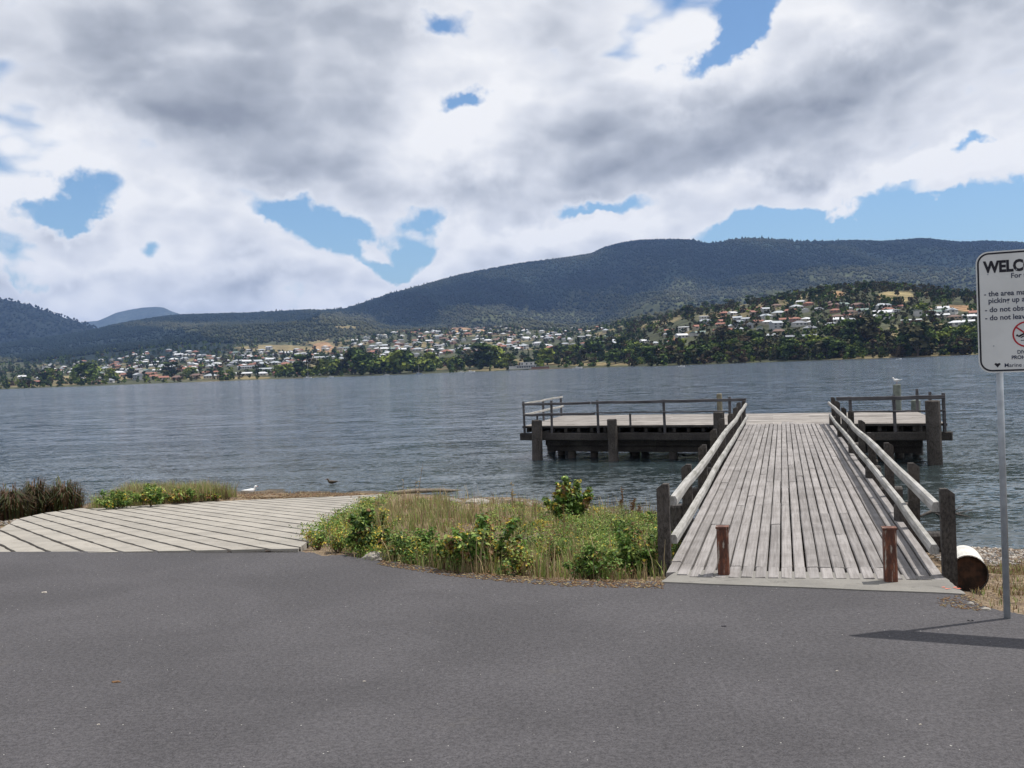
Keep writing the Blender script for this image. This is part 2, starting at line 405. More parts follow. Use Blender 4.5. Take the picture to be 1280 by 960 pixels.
# ---- sandy/earthy bank running under the water
nu, nv = 320, 200
us = np.linspace(-1.9, 1.9, nu) ; ys = np.concatenate([np.linspace(0, 1.15, nv - 30), np.linspace(1.17, 3.2, 30)])
UU, VV = np.meshgrid(us, ys, indexing='ij')
tq = UU; A_ = a_of(tq); S_ = s_of(tq); YY = A_ - 0.5 + (S_ - A_ + 0.5) * VV; XX = tq * YY
ZZ = G(XX, YY)
ZZ += (fbm(XX * 1.2, YY * 1.2, 4, 3) - 0.5) * 0.22 * np.clip((YY - A_) / 1.5, 0, 1) + 0.02 * (fbm(XX * 8, YY * 8, 2, 8) - .5) - 0.03
inr = in_poly(XX, YY, [tuple(p) for p in (ramp_poly - ramp_poly.mean(0)) * 1.02 + ramp_poly.mean(0)])
ZZ = np.where(inr, np.minimum(ramp_z(XX, YY) - 0.055, ZZ), ZZ)
idx = np.arange(nu * (nv)).reshape(nu, nv)
Fc = np.stack([idx[:-1, :-1], idx[1:, :-1], idx[1:, 1:], idx[:-1, 1:]], -1).reshape(-1, 4)
o = np_mesh('shore_ground', np.stack([XX, YY, ZZ], -1).reshape(-1, 3), Fc, M_soil, smooth=True); tag(o, 'littered brown earth bank between the asphalt and the water', 'ground', kind='structure')
mb = MB(); mb.add([(-900, -900, -.06), (900, -900, -.06), (900, 8, -.06), (-900, 8, -.06)], [(0, 1, 2, 3)]); o = mb.build('ground', M_soil); tag(o, 'bare earth behind and beside the car park', 'ground', kind='structure')

# ---- boat ramp: concrete strips with grooves between them
GL = [((4,654.5),(36,689)),((28,664),(100,690)),((41,652),(161,689)),((66,648),(209,689)),((88,646),(255,688.5)),((111,644.5),(303,688)),((131,642.5),(350,687)),
      ((141,641),(369,679)),((163,638),(381,673)),((194,636),(394,667)),((215,633),(400,662)),((236,631),(408,656)),((258,629.5),(415,651)),((282,628),(424,646)),((310,626.5),(432,642)),((335,625.5),(440,638)),((365,624.6),(452,634)),((395,624),(462,630))]
lines = [(hit(*a)[:2], hit(*b)[:2]) for a, b in GL]
dirs = np.mean([(b - a) / np.linalg.norm(b - a) for a, b in lines[3:10]], axis=0); dirs /= np.linalg.norm(dirs)
nrm = np.array([-dirs[1], dirs[0]]); nrm = nrm if np.dot(nrm, lines[9][0] - lines[3][0]) > 0 else -nrm
cs = sorted([float(np.dot(nrm, (a + b) / 2)) for a, b in lines[1:]])
c0 = min(np.dot(nrm, p) for p in ramp_poly); c1 = max(np.dot(nrm, p) for p in ramp_poly)
step = float(np.median(np.diff(cs[:9])))
print('ramp groove steps', np.round(np.diff(cs), 2), 'dir', dirs, 'range', c0, c1)
cuts = [cs[0] + step * k for k in range(-12, 40)]; cuts = [c0] + [c for c in cuts if c0 + .1 < c < c1 - .1] + [c1]
mb = MB(); gap = 0.032
for i in range(len(cuts) - 1):
    lo = cuts[i] + gap; hi = cuts[i + 1] - gap
    pl = clip(clip([p for p in ramp_poly], nrm, hi, 1), nrm, lo, -1)
    if len(pl) < 3: continue
    # break long strips edges with a little raggedness
    pp = []
    for j in range(len(pl)):
        a, b = pl[j], pl[(j + 1) % len(pl)]; k = max(1, int(np.linalg.norm(b - a) / 0.35))
        for q_ in range(k):
            p = a + (b - a) * q_ / k; pp.append(p + R.uniform(-.012, .012, 2))
    n_ = len(pp); top = [(p[0], p[1], ramp_z(*p) + R.uniform(-.001, .001)) for p in pp]; bot = [(p[0], p[1], ramp_z(*p) - 0.14) for p in pp]
    mb.add(top + bot, [tuple(range(n_))] + [(j, j + n_, (j + 1) % n_ + n_, (j + 1) % n_) for j in range(n_)])
ob = mb.build('boat_ramp', M_conc); tag(ob, 'pale concrete boat ramp with dark diagonal grooves sloping into the water', 'boat ramp', kind='structure')
mb = MB(); mb.add([(p[0], p[1], ramp_z(*p) - 0.03) for p in ramp_poly], [tuple(range(len(ramp_poly)))])
o = mb.build('groove_bed', plain('groove_litter', (0.075, 0.055, 0.04), var=0.5, scale=14, col2=(0.035, 0.025, 0.02)), ob)

# ---- apron
ap = [P(826, 728.5), P(1207, 743.5), P(1181, 722.5), P(1100, 718), P(850, 713)]
mb = MB(); pp = []
for i in range(len(ap)):
    a, b = ap[i], ap[(i + 1) % len(ap)]
    for k in range(10): pp.append(a + (b - a) * k / 10 + np.array([*R.uniform(-.012, .012, 2), 0]))
n_ = len(pp); mb.add([(p[0], p[1], .012) for p in pp] + [(p[0], p[1], -.3) for p in pp], [tuple(range(n_))] + [(j, j + n_, (j + 1) % n_ + n_, (j + 1) % n_) for j in range(n_)])
o = mb.build('concrete_path', M_apron); tag(o, 'worn concrete strip where the jetty boards meet the asphalt', 'path', kind='structure')
pm = MB(); c = P(1190, 737)
for i in range(9):
    a_ = R.uniform(0, 6.28); q_ = c + np.array([R.uniform(-.07, .07), R.uniform(-.06, .06), 0.0165 + i * .0004]); s_ = R.uniform(.012, .028)
    pm.add([q_ + s_ * np.array([math.cos(a_ + k * 1.05) * R.uniform(.6, 1.2), math.sin(a_ + k * 1.05) * .6, 0]) for k in range(6)], [tuple(range(6))])
tag(pm.build('paint_mark', plain('orange_paint', (0.75, 0.20, 0.13), var=.3, scale=30), o), None)

# ================================================================== WATER
def water():
    m_, n, b = new_mat('water'); pos = n.n('NewGeometry').outputs['Position']
    def slopes(vec, scale, amp, detail=2):
        c_ = n.noise(vec, scale, detail, 0.55, out='Color')
        return n.vm('SCALE', n.vm('SUBTRACT', c_, (0.5, 0.5, 0.5)), sc_=amp)
    rot = n.n('Mapping', i_Vector=pos, i_Rotation=(0, 0, math.radians(14)), i_Scale=(0.5, 1.15, 1)).outputs[0]
    patch = n.maprange(n.noise(n.vm('MULTIPLY', rot, (0.30, 1.0, 1)), 0.030, 6, 0.62, 0.5), 0.38, 0.62, 0.55, 1.20)
    streak = n.maprange(n.noise(n.vm('MULTIPLY', rot, (0.22, 1.0, 1)), 0.34, 8, 0.70, 0.3), 0.38, 0.64, 0.50, 1.35)
    s1 = slopes(rot, 2.2, 1.05, 3); s2 = slopes(rot, 8.0, 1.5, 3); s3 = slopes(rot, 0.40, 0.60, 4)
    s_ = n.vm('ADD', n.vm('SCALE', n.vm('ADD', s1, s2), sc_=n.math('MULTIPLY', patch, streak)), s3)
    sp = n.n('SeparateXYZ', i_0=s_)
    nv_ = n.n('VectorMath', operation='NORMALIZE'); n.l(n.n('CombineXYZ', i_0=sp.outputs[0], i_1=sp.outputs[1], i_2=1.0).outputs[0], nv_.inputs[0])
    n.l(nv_.outputs[0], b.inputs['Normal'])
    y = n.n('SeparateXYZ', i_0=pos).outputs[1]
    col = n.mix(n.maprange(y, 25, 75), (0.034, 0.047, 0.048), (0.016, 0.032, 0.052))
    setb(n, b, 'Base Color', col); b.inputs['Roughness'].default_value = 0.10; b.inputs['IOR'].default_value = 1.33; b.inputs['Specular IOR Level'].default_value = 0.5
    return m_
M_water = water()
mb = MB(); mb.add([(-30000, 14, WZ), (30000, 14, WZ), (30000, 30000, WZ), (-30000, 30000, WZ)], [(0, 1, 2, 3)])
o = mb.build('water', M_water); tag(o, 'wide grey blue estuary water with wind ripples', 'water', kind='structure')

# ================================================================== JETTY
O = P(832, 703); O = np.array([1.93, 13.35, 0.0])
JA = np.array([math.sin(math.radians(14.3)), math.cos(math.radians(14.3)), 0]); JR = np.array([JA[1], -JA[0], 0]); Z1 = np.array([0, 0, 1.0])
def J(s, r, z=0.0): return O + JA * s + JR * r + Z1 * z
M_deck = wood('deck_board_wood', (0.285, 0.268, 0.260), (0.160, 0.147, 0.140), axis=JA, island=.30)
FL = P(655, 532.5); FR = P(1182, 529); HD = FR - FL; HW = np.linalg.norm(HD); HD = HD / HW
M_head = wood('head_board_wood', (0.36, 0.335, 0.31), (0.19, 0.17, 0.155), axis=HD)
M_rail = wood('rail_wood', (0.40, 0.39, 0.375), (0.19, 0.185, 0.165), axis=JA, island=0.3)
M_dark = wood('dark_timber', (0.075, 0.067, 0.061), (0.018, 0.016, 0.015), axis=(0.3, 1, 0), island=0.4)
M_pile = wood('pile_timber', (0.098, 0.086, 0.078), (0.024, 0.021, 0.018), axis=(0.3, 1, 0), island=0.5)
M_hrail = wood('head_rail_timber', (0.12, 0.115, 0.12), (0.045, 0.042, 0.045), axis=HD, island=0.4)
WD = 3.08; HEADD = 8.0
jet = empty('jetty', J(0, WD / 2)); tag(jet, 'old timber jetty with weathered grey boards, rails and an L-shaped end platform', 'jetty')
def jb(mb_, name, mat, **k):
    mb_.v = [(x - jet.location.x, y - jet.location.y, z) for x, y, z in mb_.v]
    return mb_.build(name, mat, jet, **k)
def front(r):
    """distance along the walk at which the platform's front edge crosses offset r"""
    n2_ = np.array([-HD[1], HD[0], 0]); return float(np.dot(FL - J(0, r), n2_) / np.dot(JA, n2_))
mb = MB(); nb = 21; bw = WD / nb
for i in range(nb):
    r = bw * (i + .5); s = -1.15 + (.25 if i == 0 else .1 if i == 1 else 0) + R.uniform(-.012, .012); end = front(r) - 0.05
    cuts_ = [s, s + .62 + (0 if i % 5 else .03)]
    while cuts_[-1] < end - 3.5: cuts_.append(cuts_[-1] + R.choice([2.4, 3.3, 4.4, 5.4]))
    cuts_.append(end)
    for a, b in zip(cuts_[:-1], cuts_[1:]):
        g_ = R.uniform(.006, .013); zz = R.uniform(-.006, .006)
        c = J((a + b) / 2, r, 0.0 + zz - 0.025); seg = max(1, int((b - a) / 1.2)); hw = bw / 2 - g_
        vs = []; 
        for k in range(seg + 1):
            s_ = a + .004 + (b - a - .008) * k / seg; w1 = R.uniform(-.003, .003)
            tilt = R.uniform(-.004, .004)
            for (dr, dz) in ((-hw, -.05), (hw, -.05), (hw, 0), (hw - .012, .012), (-hw + .012, .012), (-hw, 0)):
                vs.append(J(s_, r + dr + w1, .008 + zz + dz + tilt * np.sign(dr)))
        fs = [(k * 6 + j, k * 6 + 6 + j, k * 6 + 6 + (j + 1) % 6, k * 6 + (j + 1) % 6) for k in range(seg) for j in range(6)]
        fs += [(0, 1, 2, 3, 4, 5), tuple(range(seg * 6 + 5, seg * 6 - 1, -1))]
        mb.add(vs, fs)
jb(mb, 'walkway_deck', M_deck)
# head boards run along the platform
mb = MB(); nbh = 40
for i in range(nbh):
    d0 = (i + .5) * HEADD / nbh; k = 0; pos_ = 0.0
    while pos_ < HW - .1:
        ln = min(R.choice([3.0, 4.5, 6.0]), HW - pos_); 
        if HW - pos_ - ln < 1: ln = HW - pos_
        c = FL + JA * d0 + HD * (pos_ + ln / 2) + Z1 * (-.03 + R.uniform(-.008, .008))
        mb.box(c, HD * (ln / 2 - .004), JA * (HEADD / nbh / 2 - .006), Z1 * .03); pos_ += ln
jb(mb, 'platform_deck', M_head)
# joists, front fascia and beams of the platform
mb = MB()
for k in range(28):
    a = FL + HD * (HW * (k + .3) / 28) + Z1 * -.17
    mb.beam(a + JA * .02, a + JA * (HEADD - .05), .12, .2, wob=.005)
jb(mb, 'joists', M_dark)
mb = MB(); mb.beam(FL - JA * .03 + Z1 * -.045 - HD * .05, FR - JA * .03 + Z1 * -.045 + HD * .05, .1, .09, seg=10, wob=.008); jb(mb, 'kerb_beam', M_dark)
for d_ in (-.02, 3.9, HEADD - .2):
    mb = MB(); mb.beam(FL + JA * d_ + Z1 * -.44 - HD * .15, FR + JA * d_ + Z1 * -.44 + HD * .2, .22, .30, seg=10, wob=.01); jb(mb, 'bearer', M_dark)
def on_front(px, back=0.0):
    """point on the platform front line seen at pixel column px"""
    best = min(np.linspace(0, HW, 400), key=lambda k: abs(project(*(FL + HD * k))[0] - px)); return FL + HD * best + JA * back
def pile(mb_, p, r_, top, bot=-3.2, lean=(0, 0)):
    n_ = 14; k = [bot, -1.6, -1.3, -.6, 0, top - .03, top]
    mb_.tube([(p[0] + lean[0] * (z + 1), p[1] + lean[1] * (z + 1), z) for z in k], [r_ * q for q in (1.05, 1.06, 1.0, .98, 1.0, .98, .86)], n_)
for px, top, rr in ((672, .26, .225), (767, .27, .20), (899, .50, .21), (1166, .80, .25)):
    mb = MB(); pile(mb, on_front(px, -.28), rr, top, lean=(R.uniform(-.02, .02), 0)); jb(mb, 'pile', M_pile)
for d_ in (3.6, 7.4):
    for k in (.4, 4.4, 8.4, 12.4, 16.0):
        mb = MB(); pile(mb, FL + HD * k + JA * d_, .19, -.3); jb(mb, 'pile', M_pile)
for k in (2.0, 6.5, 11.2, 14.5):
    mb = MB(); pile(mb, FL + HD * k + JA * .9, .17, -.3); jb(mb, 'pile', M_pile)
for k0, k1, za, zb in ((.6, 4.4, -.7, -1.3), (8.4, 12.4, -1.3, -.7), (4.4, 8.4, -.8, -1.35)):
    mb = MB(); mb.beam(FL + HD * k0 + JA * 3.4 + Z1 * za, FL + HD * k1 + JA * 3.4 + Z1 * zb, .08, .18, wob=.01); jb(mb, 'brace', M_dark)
for zz, dd in ((-.72, .5), (-.98, .75), (-.85, 2.6), (-1.15, 4.2)):  # added dark beams that close off light under the platform
    mb = MB(); mb.beam(FL + HD * .9 + JA * dd + Z1 * zz, FR - HD * .7 + JA * dd + Z1 * zz, .12, .26, seg=8, wob=.01); jb(mb, 'shade_beam', M_dark)
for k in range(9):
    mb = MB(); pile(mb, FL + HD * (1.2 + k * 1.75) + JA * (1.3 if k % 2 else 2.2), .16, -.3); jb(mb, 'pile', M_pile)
# platform rails
def hpt(px, z, back=0.0): p = on_front(px, back - .06); return p + Z1 * z
LW = [656, 690, 748, 831, 912]; RWp = [1064, 1118, 1180]
for px in LW + RWp:
    mb = MB(); top = 1.0 + R.uniform(-.02, .06); tl = R.uniform(-.03, .03)
    mb.beam(hpt(px, -.45), hpt(px, top) + HD * tl, .10, .09, wob=.003); jb(mb, 'rail_post', M_hrail)
for px, z0, z1 in ((788, -.05, .46), (672, -.05, .5)):
    mb = MB(); mb.beam(hpt(px, z0), hpt(px, z1), .08, .08); jb(mb, 'rail_post', M_hrail)
def rails(a, b, z, w_, h_, mat, seg=8, wob=.012, dz=0.0, name='rail'):
    mb_ = MB(); mb_.beam(a + Z1 * z, b + Z1 * (z + dz), w_, h_, seg=seg, wob=wob); return jb(mb_, name, mat)
back = -.13
rails(on_front(655, back), on_front(740, back), .90, .07, .10, M_hrail, dz=.02)
rails(on_front(741, back), on_front(934, back), .93, .07, .11, M_hrail, dz=.0)
rails(on_front(656, back), on_front(745, back), .46, .07, .10, M_hrail, dz=.02)
rails(on_front(743, back - .09), on_front(912, back), .52, .06, .05, M_hrail)
rails(on_front(1046, back), on_front(1184, back), .90, .07, .13, M_hrail)
rails(on_front(1062, back), on_front(1184, back), .44, .06, .06, M_hrail)
# left end rail of the platform running back
for d_ in (3.8, HEADD - .2):
    mb = MB(); mb.beam(FL + JA * d_ + Z1 * -.3, FL + JA * d_ + Z1 * 1.0, .1, .1); jb(mb, 'rail_post', M_hrail)
rails(FL + HD * .06, FL + HD * .06 + JA * HEADD, .93, .06, .075, M_rail); rails(FL + HD * .06, FL + HD * .06 + JA * HEADD, .47, .06, .09, M_rail)
for d_ in (3.8, HEADD - .2):
    mb = MB(); mb.beam(FR + JA * d_ + Z1 * -.3, FR + JA * d_ + Z1 * .95, .1, .1); jb(mb, 'rail_post', M_hrail)
# walkway posts and rails
for side, r_, s0, n_ in ((-1, -.06, -.35, 9), (1, WD + .06, -.88, 9)):
    pos_s = []
    for k in range(n_):
        s_ = s0 + k * (front(r_) - s0 - .25) / (n_ - 1); pos_s.append(s_)
        hh = (1.0 if side < 0 else .98) + (R.uniform(-.1, .03) if k else 0)
        mb = MB(); b_ = J(s_, r_, -.75); tp = J(s_ + R.uniform(-.02, .02), r_ + R.uniform(-.03, .03), hh - .06)
        hx, hy = JR * .075, JA * .062
        vs = [b_ - hx - hy, b_ + hx - hy, b_ + hx + hy, b_ - hx + hy, tp - hx - hy, tp + hx - hy, tp + hx + hy, tp - hx + hy]
        in_ = -side * .035
        top = [tp + Z1 * .055 - hx * .5 - hy * .9 + JR * in_, tp + Z1 * .055 + hx * .5 - hy * .9 + JR * in_, tp + Z1 * .055 + hx * .5 + hy * .9 + JR * in_, tp + Z1 * .055 - hx * .5 + hy * .9 + JR * in_]
        mb.add(vs + top, [(0, 1, 5, 4), (1, 2, 6, 5), (2, 3, 7, 6), (3, 0, 4, 7), (4, 5, 9, 8), (5, 6, 10, 9), (6, 7, 11, 10), (7, 4, 8, 11), (8, 9, 10, 11)])
        jb(mb, 'rail_post', M_pile if side < 0 else M_dark)
    for z, sd_ in ((.76, .05), (.30, -.02)):
        ri = r_ - side * .13; a = s0 + .02; e = front(ri) - .1
        # two or three lengths, bowed, meeting end to end
        pts_ = np.linspace(a, e, 15); mb = MB()
        off = [(fbm(k * .45, z * 9 + side, 2, 5) - .5) * .10 for k in range(15)]; offr = [(fbm(k * .45, z * 19 + side + 7, 2, 6) - .5) * .07 for k in range(15)]
        for (i0, i1) in ((0, 5), (5, 10), (10, 14)):
            prof = [(-.042, -.048), (.042, -.048), (.046, .015), (.026, .054), (-.026, .054), (-.046, .015)]
            vs = []
            for i in range(i0, i1 + 1):
                c = J(pts_[i] + (0.012 if i == i0 else 0), ri + offr[i], z + off[i] + .004 * (i0 % 2)); k_ = 1.08 - .012 * i
                for x, y_ in prof: vs.append(c + JR * x * k_ + Z1 * y_ * k_)
            m_ = i1 - i0
            fs = [(k * 6 + j, k * 6 + 6 + j, k * 6 + 6 + (j + 1) % 6, k * 6 + (j + 1) % 6) for k in range(m_) for j in range(6)] + [(0, 1, 2, 3, 4, 5), tuple(range(m_ * 6 + 5, m_ * 6 - 1, -1))]
            mb.add(vs, fs)
        jb(mb, 'handrail', M_rail)
# walkway substructure: bents with cross heads, piles rising beside the deck, stringers
for k in range(5):
    s_ = 3.2 + k * 5.6
    mb = MB(); mb.beam(J(s_, -.55, -.30), J(s_, WD + .55, -.30), .28, .28, wob=.01, seg=4); jb(mb, 'crosshead', M_dark)
    for r_ in (-.20, WD + .02):
        mb = MB(); pile(mb, J(s_, r_, 0) , .155, .30 + R.uniform(-.08, .06)); jb(mb, 'pile', M_pile)
for r_ in (.12, WD * .35, WD * .65, WD - .12):
    mb = MB(); mb.beam(J(-.9, r_, -.13), J(front(r_) - .1, r_, -.13), .16, .15, seg=8, wob=.006); jb(mb, 'stringer', M_dark)

# ================================================================== MOORING PILES, BOLLARDS
def mooring(px, ytop, Y, r_, label, green):
    p = PD(px, ytop, Y); mb_ = MB(); zt = p[2]
    e = empty('mooring_pile', (p[0], p[1], WZ)); tag(e, label, 'pile')
    mb_.tube([(0, 0, -1.5), (0, 0, 0), (0, 0, (zt - WZ) * .5), (0, 0, zt - WZ - .03), (0, 0, zt - WZ)], [r_ * 1.03, r_, r_ * .98, r_ * .98, r_ * .85], 16)
    mb_.build('post', green, e, smooth=False); return e, p
M_green = plain('treated_timber', (0.17, 0.19, 0.165), var=.35, scale=5, bump=.01)
M_tan = plain('tan_timber', (0.24, 0.215, 0.15), var=.4, scale=5, bump=.01)
_, gullp = mooring(1121, 480.5, 45.5, .165, 'tall green-grey round pile behind the platform with a gull standing on it', M_green)
mooring(1144.5, 500, 45.9, .20, 'short pale green pile behind the right half of the platform', M_green)
mooring(899, 492, 50.5, .13, 'thin tan pile rising behind the left half of the platform', M_tan)

def rust():
    m_, n, b = new_mat('rusty_steel'); pos = n.n('TexCoord').outputs['Object']
    f = n.noise(n.vm('MULTIPLY', pos, (1, 1, .35)), 14, 6, 0.7); g = n.noise(n.vm('MULTIPLY', pos, (3, 3, .5)), 9, 4, 0.6)
    c = n.ramp(f, [(.3, (.035, .016, .012)), (.48, (.085, .032, .020)), (.6, (.16, .055, .028)), (.75, (.26, .13, .08))])
    c = n.mix(n.maprange(g, .58, .66), c, (.30, .26, .22))
    setb(n, b, 'Base Color', c); b.inputs['Roughness'].default_value = .85
    bp = n.n('Bump', i_Strength=.6, i_Distance=.004, i_Height=f); n.l(bp.outputs[0], b.inputs['Normal']); return m_
M_rust = rust()
for px, py, hh, w_, lab in ((905, 719, .555, .132, 'rusty square steel bollard near the left rail of the jetty entrance'), (1113.5, 727.5, .585, .138, 'rusty square steel bollard near the right rail of the jetty entrance')):
    p = P(px, py); e = empty('bollard', (p[0], p[1], .012), -math.radians(14.3 if px < 1000 else 12)); tag(e, lab, 'bollard', 'rusty bollards across the jetty entrance')
    mb = MB(); a = w_ / 2; c = .018
    prof = [(-a + c, -a), (a - c, -a), (a, -a + c), (a, a - c), (a - c, a), (-a + c, a), (-a, a - c), (-a, -a + c)]
    mb.add([(x, y, -.2) for x, y in prof] + [(x, y, hh - .02) for x, y in prof], [(k, (k + 1) % 8, 8 + (k + 1) % 8, 8 + k) for k in range(8)])
    mb.build('post', M_rust, e)
    mb = MB(); mb.box((0, 0, hh - .008), (a + .008, 0, 0), (0, a + .008, 0), (0, 0, .011)); mb.build('cap', M_rust, e)

# ================================================================== SIGN
M_signw = plain('sign_face', (0.60, 0.61, 0.60), rough=.45, var=.08, scale=3, spec=.4); M_black = plain('sign_black', (0.012, 0.012, 0.02), var=.1, rough=.5)
M_red = plain('sign_red', (0.42, 0.02, 0.03), var=.2, rough=.5); M_galv = plain('galvanised_pole', (0.36, 0.39, 0.42), rough=.5, var=.25, scale=6, metal=.35); M_blue = plain('sign_dark_text', (0.03, 0.04, 0.08), rough=.5, var=.1)
sb = P(1259, 773); SA = math.radians(-26); sgn = empty('sign', sb, SA)
tag(sgn, 'white notice sign headed WELCOME with black border on a grey metal pole', 'sign')
u_of = lambda px: (px - 1246) * .0069; v_of = lambda py: 2.275 + (464.5 - py) * .00745
UL, UR, VB, VT = u_of(1221), u_of(1221) + 1.5, v_of(464.5), v_of(315)
def rrect(u0, u1, v0, v1, r_, n_=8):
    o_ = []
    for cx, cy, a0 in ((u1 - r_, v1 - r_, 0), (u0 + r_, v1 - r_, 90), (u0 + r_, v0 + r_, 180), (u1 - r_, v0 + r_, 270)):
        for k in range(n_ + 1):
            a = math.radians(a0 + 90 * k / n_); o_.append((cx + r_ * math.cos(a), cy + r_ * math.sin(a)))
    return o_
mb = MB(); rr = rrect(UL, UR, VB, VT, .11); n_ = len(rr)
mb.add([(x, -.035, y) for x, y in rr] + [(x, -.031, y) for x, y in rr], [tuple(range(n_)), tuple(range(2 * n_ - 1, n_ - 1, -1))] + [(k, k + n_, (k + 1) % n_ + n_, (k + 1) % n_) for k in range(n_)])
panel = mb.build('panel', M_signw, sgn)
mb = MB(); r1 = rrect(UL + .012, UR - .012, VB + .012, VT - .012, .10); r2 = rrect(UL + .027, UR - .027, VB + .027, VT - .027, .086)
mb.add([(x, -.037, y) for x, y in r1] + [(x, -.037, y) for x, y in r2], [(k, (k + 1) % n_, (k + 1) % n_ + n_, k + n_) for k in range(n_)]); mb.build('border', M_black, panel)
for ux in (0.0, UR - .26):
    mb = MB(); mb.tube([(ux, 0, -.3), (ux, 0, VT - .05)], .030, 16); mb.build('pole', M_galv, sgn, smooth=True)
def text_mesh(parts, name, mat, parent):
    mbt = MB()
    for s_, u0, v0, size, wx, off in parts:
        cu = bpy.data.curves.new('t', 'FONT'); cu.body = s_; cu.size = size; cu.offset = off; cu.resolution_u = 3
        ot = bpy.data.objects.new('t', cu); C.objects.link(ot)
        me = bpy.data.meshes.new_from_object(ot.evaluated_get(bpy.context.evaluated_depsgraph_get()))
        mbt.add([(u0 + v.co.x * wx, -.0375, v0 + v.co.y) for v in me.vertices], [tuple(p.vertices) for p in me.polygons])
        bpy.data.objects.remove(ot); bpy.data.curves.remove(cu); bpy.data.meshes.remove(me)
    return mbt.build(name, mat, parent)
bpy.context.view_layer.update()
text_mesh([('WELCOME', u_of(1231), v_of(340.5), .142, .84, .0065)], 'lettering', M_black, panel)
for row in [('For the', u_of(1263), v_of(349), .064, .98, .001), ('- the area may', u_of(1230), v_of(370), .067, .96, .0012), ('picking up and', u_of(1235), v_of(378.5), .067, .96, .0012),
           ('- do not obstruct', u_of(1230.5), v_of(389.5), .067, .96, .0012), ('- do not leave', u_of(1230.5), v_of(399.5), .067, .96, .0012),
           ('DIVING', u_of(1268), v_of(442), .047, .92, .0008), ('PROHIBITED', u_of(1261), v_of(448.5), .047, .92, .0012), ('Marine and', u_of(1252), v_of(458), .052, 1.0, .0002)]: text_mesh([row], 'lettering', M_blue, panel)
mb = MB(); cx, cy = u_of(1280), v_of(418.5); n_ = 40
mb.add([(cx + r_ * math.cos(k * 2 * math.pi / n_), -.0375, cy + r_ * math.sin(k * 2 * math.pi / n_)) for r_ in (.118, .104) for k in range(n_)], [(k, (k + 1) % n_, (k + 1) % n_ + n_, k + n_) for k in range(n_)])
dx, dy = math.cos(math.radians(-38)), math.sin(math.radians(-38)); a_, b_ = np.array([dx, 0, dy]) * .106, np.array([-dy, 0, dx]) * .007; c_ = np.array([cx, -.0382, cy])
mb.add([c_ - a_ - b_, c_ + a_ - b_, c_ + a_ + b_, c_ - a_ + b_], [(0, 1, 2, 3)]); mb.build('prohibition_ring', M_red, panel)
mb = MB(); c_ = np.array([cx, -.0366, cy])
def strip(pts_, w_):
    for (x0, y0), (x1, y1) in zip(pts_[:-1], pts_[1:]):
        d_ = np.array([x1 - x0, 0, y1 - y0]); d_ /= np.linalg.norm(d_); nn = np.array([-d_[2], 0, d_[0]]) * w_
        A0 = c_ + np.array([x0, 0, y0]); A1 = c_ + np.array([x1, 0, y1]); mb.add([A0 - nn, A1 - nn, A1 + nn, A0 + nn], [(0, 1, 2, 3)])
strip([(-.07, -.02), (-.01, .01), (.05, .045)], .008); strip([(-.05, -.03), (0, -.005)], .005); strip([(-.05, -.055), (.06, -.055)], .003); strip([(-.085, -.005), (-.072, -.012)], .009)
mb.build('diver_symbol', M_black, panel)
mb = MB(); c_ = np.array([u_of(1244), -.0377, v_of(455)]); mb.add([c_ + np.array([x, 0, y]) * .024 for x, y in ((0, -1), (.6, -.2), (1.1, .3), (.7, .75), (0, .5), (-.7, .75), (-1.1, .3), (-.6, -.2))], [tuple(range(8))]); mb.build('emblem', M_black, panel)
for px, py in ((1235.5, 343), (1270, 339), (1240, 431.5)):
    mb = MB(); mb.tube([(u_of(px), -.0385, v_of(py)), (u_of(px), -.034, v_of(py))], .006, 8); mb.build('bolt', M_galv, panel)

# ================================================================== WHITE DRUM, DRIFTWOOD, BRANCH
M_wht = plain('old_white_paint', (0.62, 0.61, 0.57), var=.25, scale=6, bump=.003); M_rim = plain('rusted_end', (0.075, 0.035, 0.02), var=.6, scale=9, bump=.01, col2=(.02, .012, .008))
dr = empty('drum', (5.15, 12.15, -.07), 0); tag(dr, 'white drum with a rusty brown end lying beside the jetty entrance', 'drum')
ax = np.array([.33, .94, -.03]); ax /= np.linalg.norm(ax); rd = .20
mb = MB(); ks = [0, .03, .3, .33, .36, .62, .65, .9]; mb.tube([ax * k for k in ks], [rd * 1.03, rd, rd, rd * 1.03, rd, rd, rd * 1.03, rd], 28, cap=False); mb.build('shell', M_wht, dr)
mb = MB(); mb.tube([ax * .05, ax * .052], rd * .99, 28); mb.build('end_plate', M_rim, dr); mb = MB(); mb.tube([ax * -.02, ax * .03], rd * 1.05, 28, cap=False); mb.tube([ax * .03, ax * -.02], rd * .96, 28, cap=False); mb.build('rim', M_rim, dr)
M_drift = wood('driftwood', (.24, .20, .16), (.10, .08, .06), axis=(1, .1, 0))
def stick(name, pxs, rads, mat, label, cat, lift=.03, z=None):
    pts_ = [(hit(x, y) if z is None else P(x, y, z)) + Z1 * (lift + r_) for (x, y), r_ in zip(pxs, rads)]
    mb_ = MB(); mb_.tube(pts_, rads, 8); b_ = pts_[0]; mb_.v = [(x - b_[0], y - b_[1], zz - b_[2]) for x, y, zz in mb_.v]
    o_ = mb_.build(name, mat, smooth=True); o_.location = tuple(b_); tag(o_, label, cat); return o_
stick('driftwood_log', [(492, 619), (520, 617.5), (552, 616.5), (585, 615.5)], [.05, .07, .06, .02], M_drift, 'grey driftwood log lying along the waterline beyond the weeds', 'driftwood')
stick('driftwood_branch', [(640, 690), (672, 678), (686, 676), (700, 679)], [.012, .012, .01, .006], M_drift, 'thin pale fallen branch in the weeds left of the jetty', 'branch', .12)
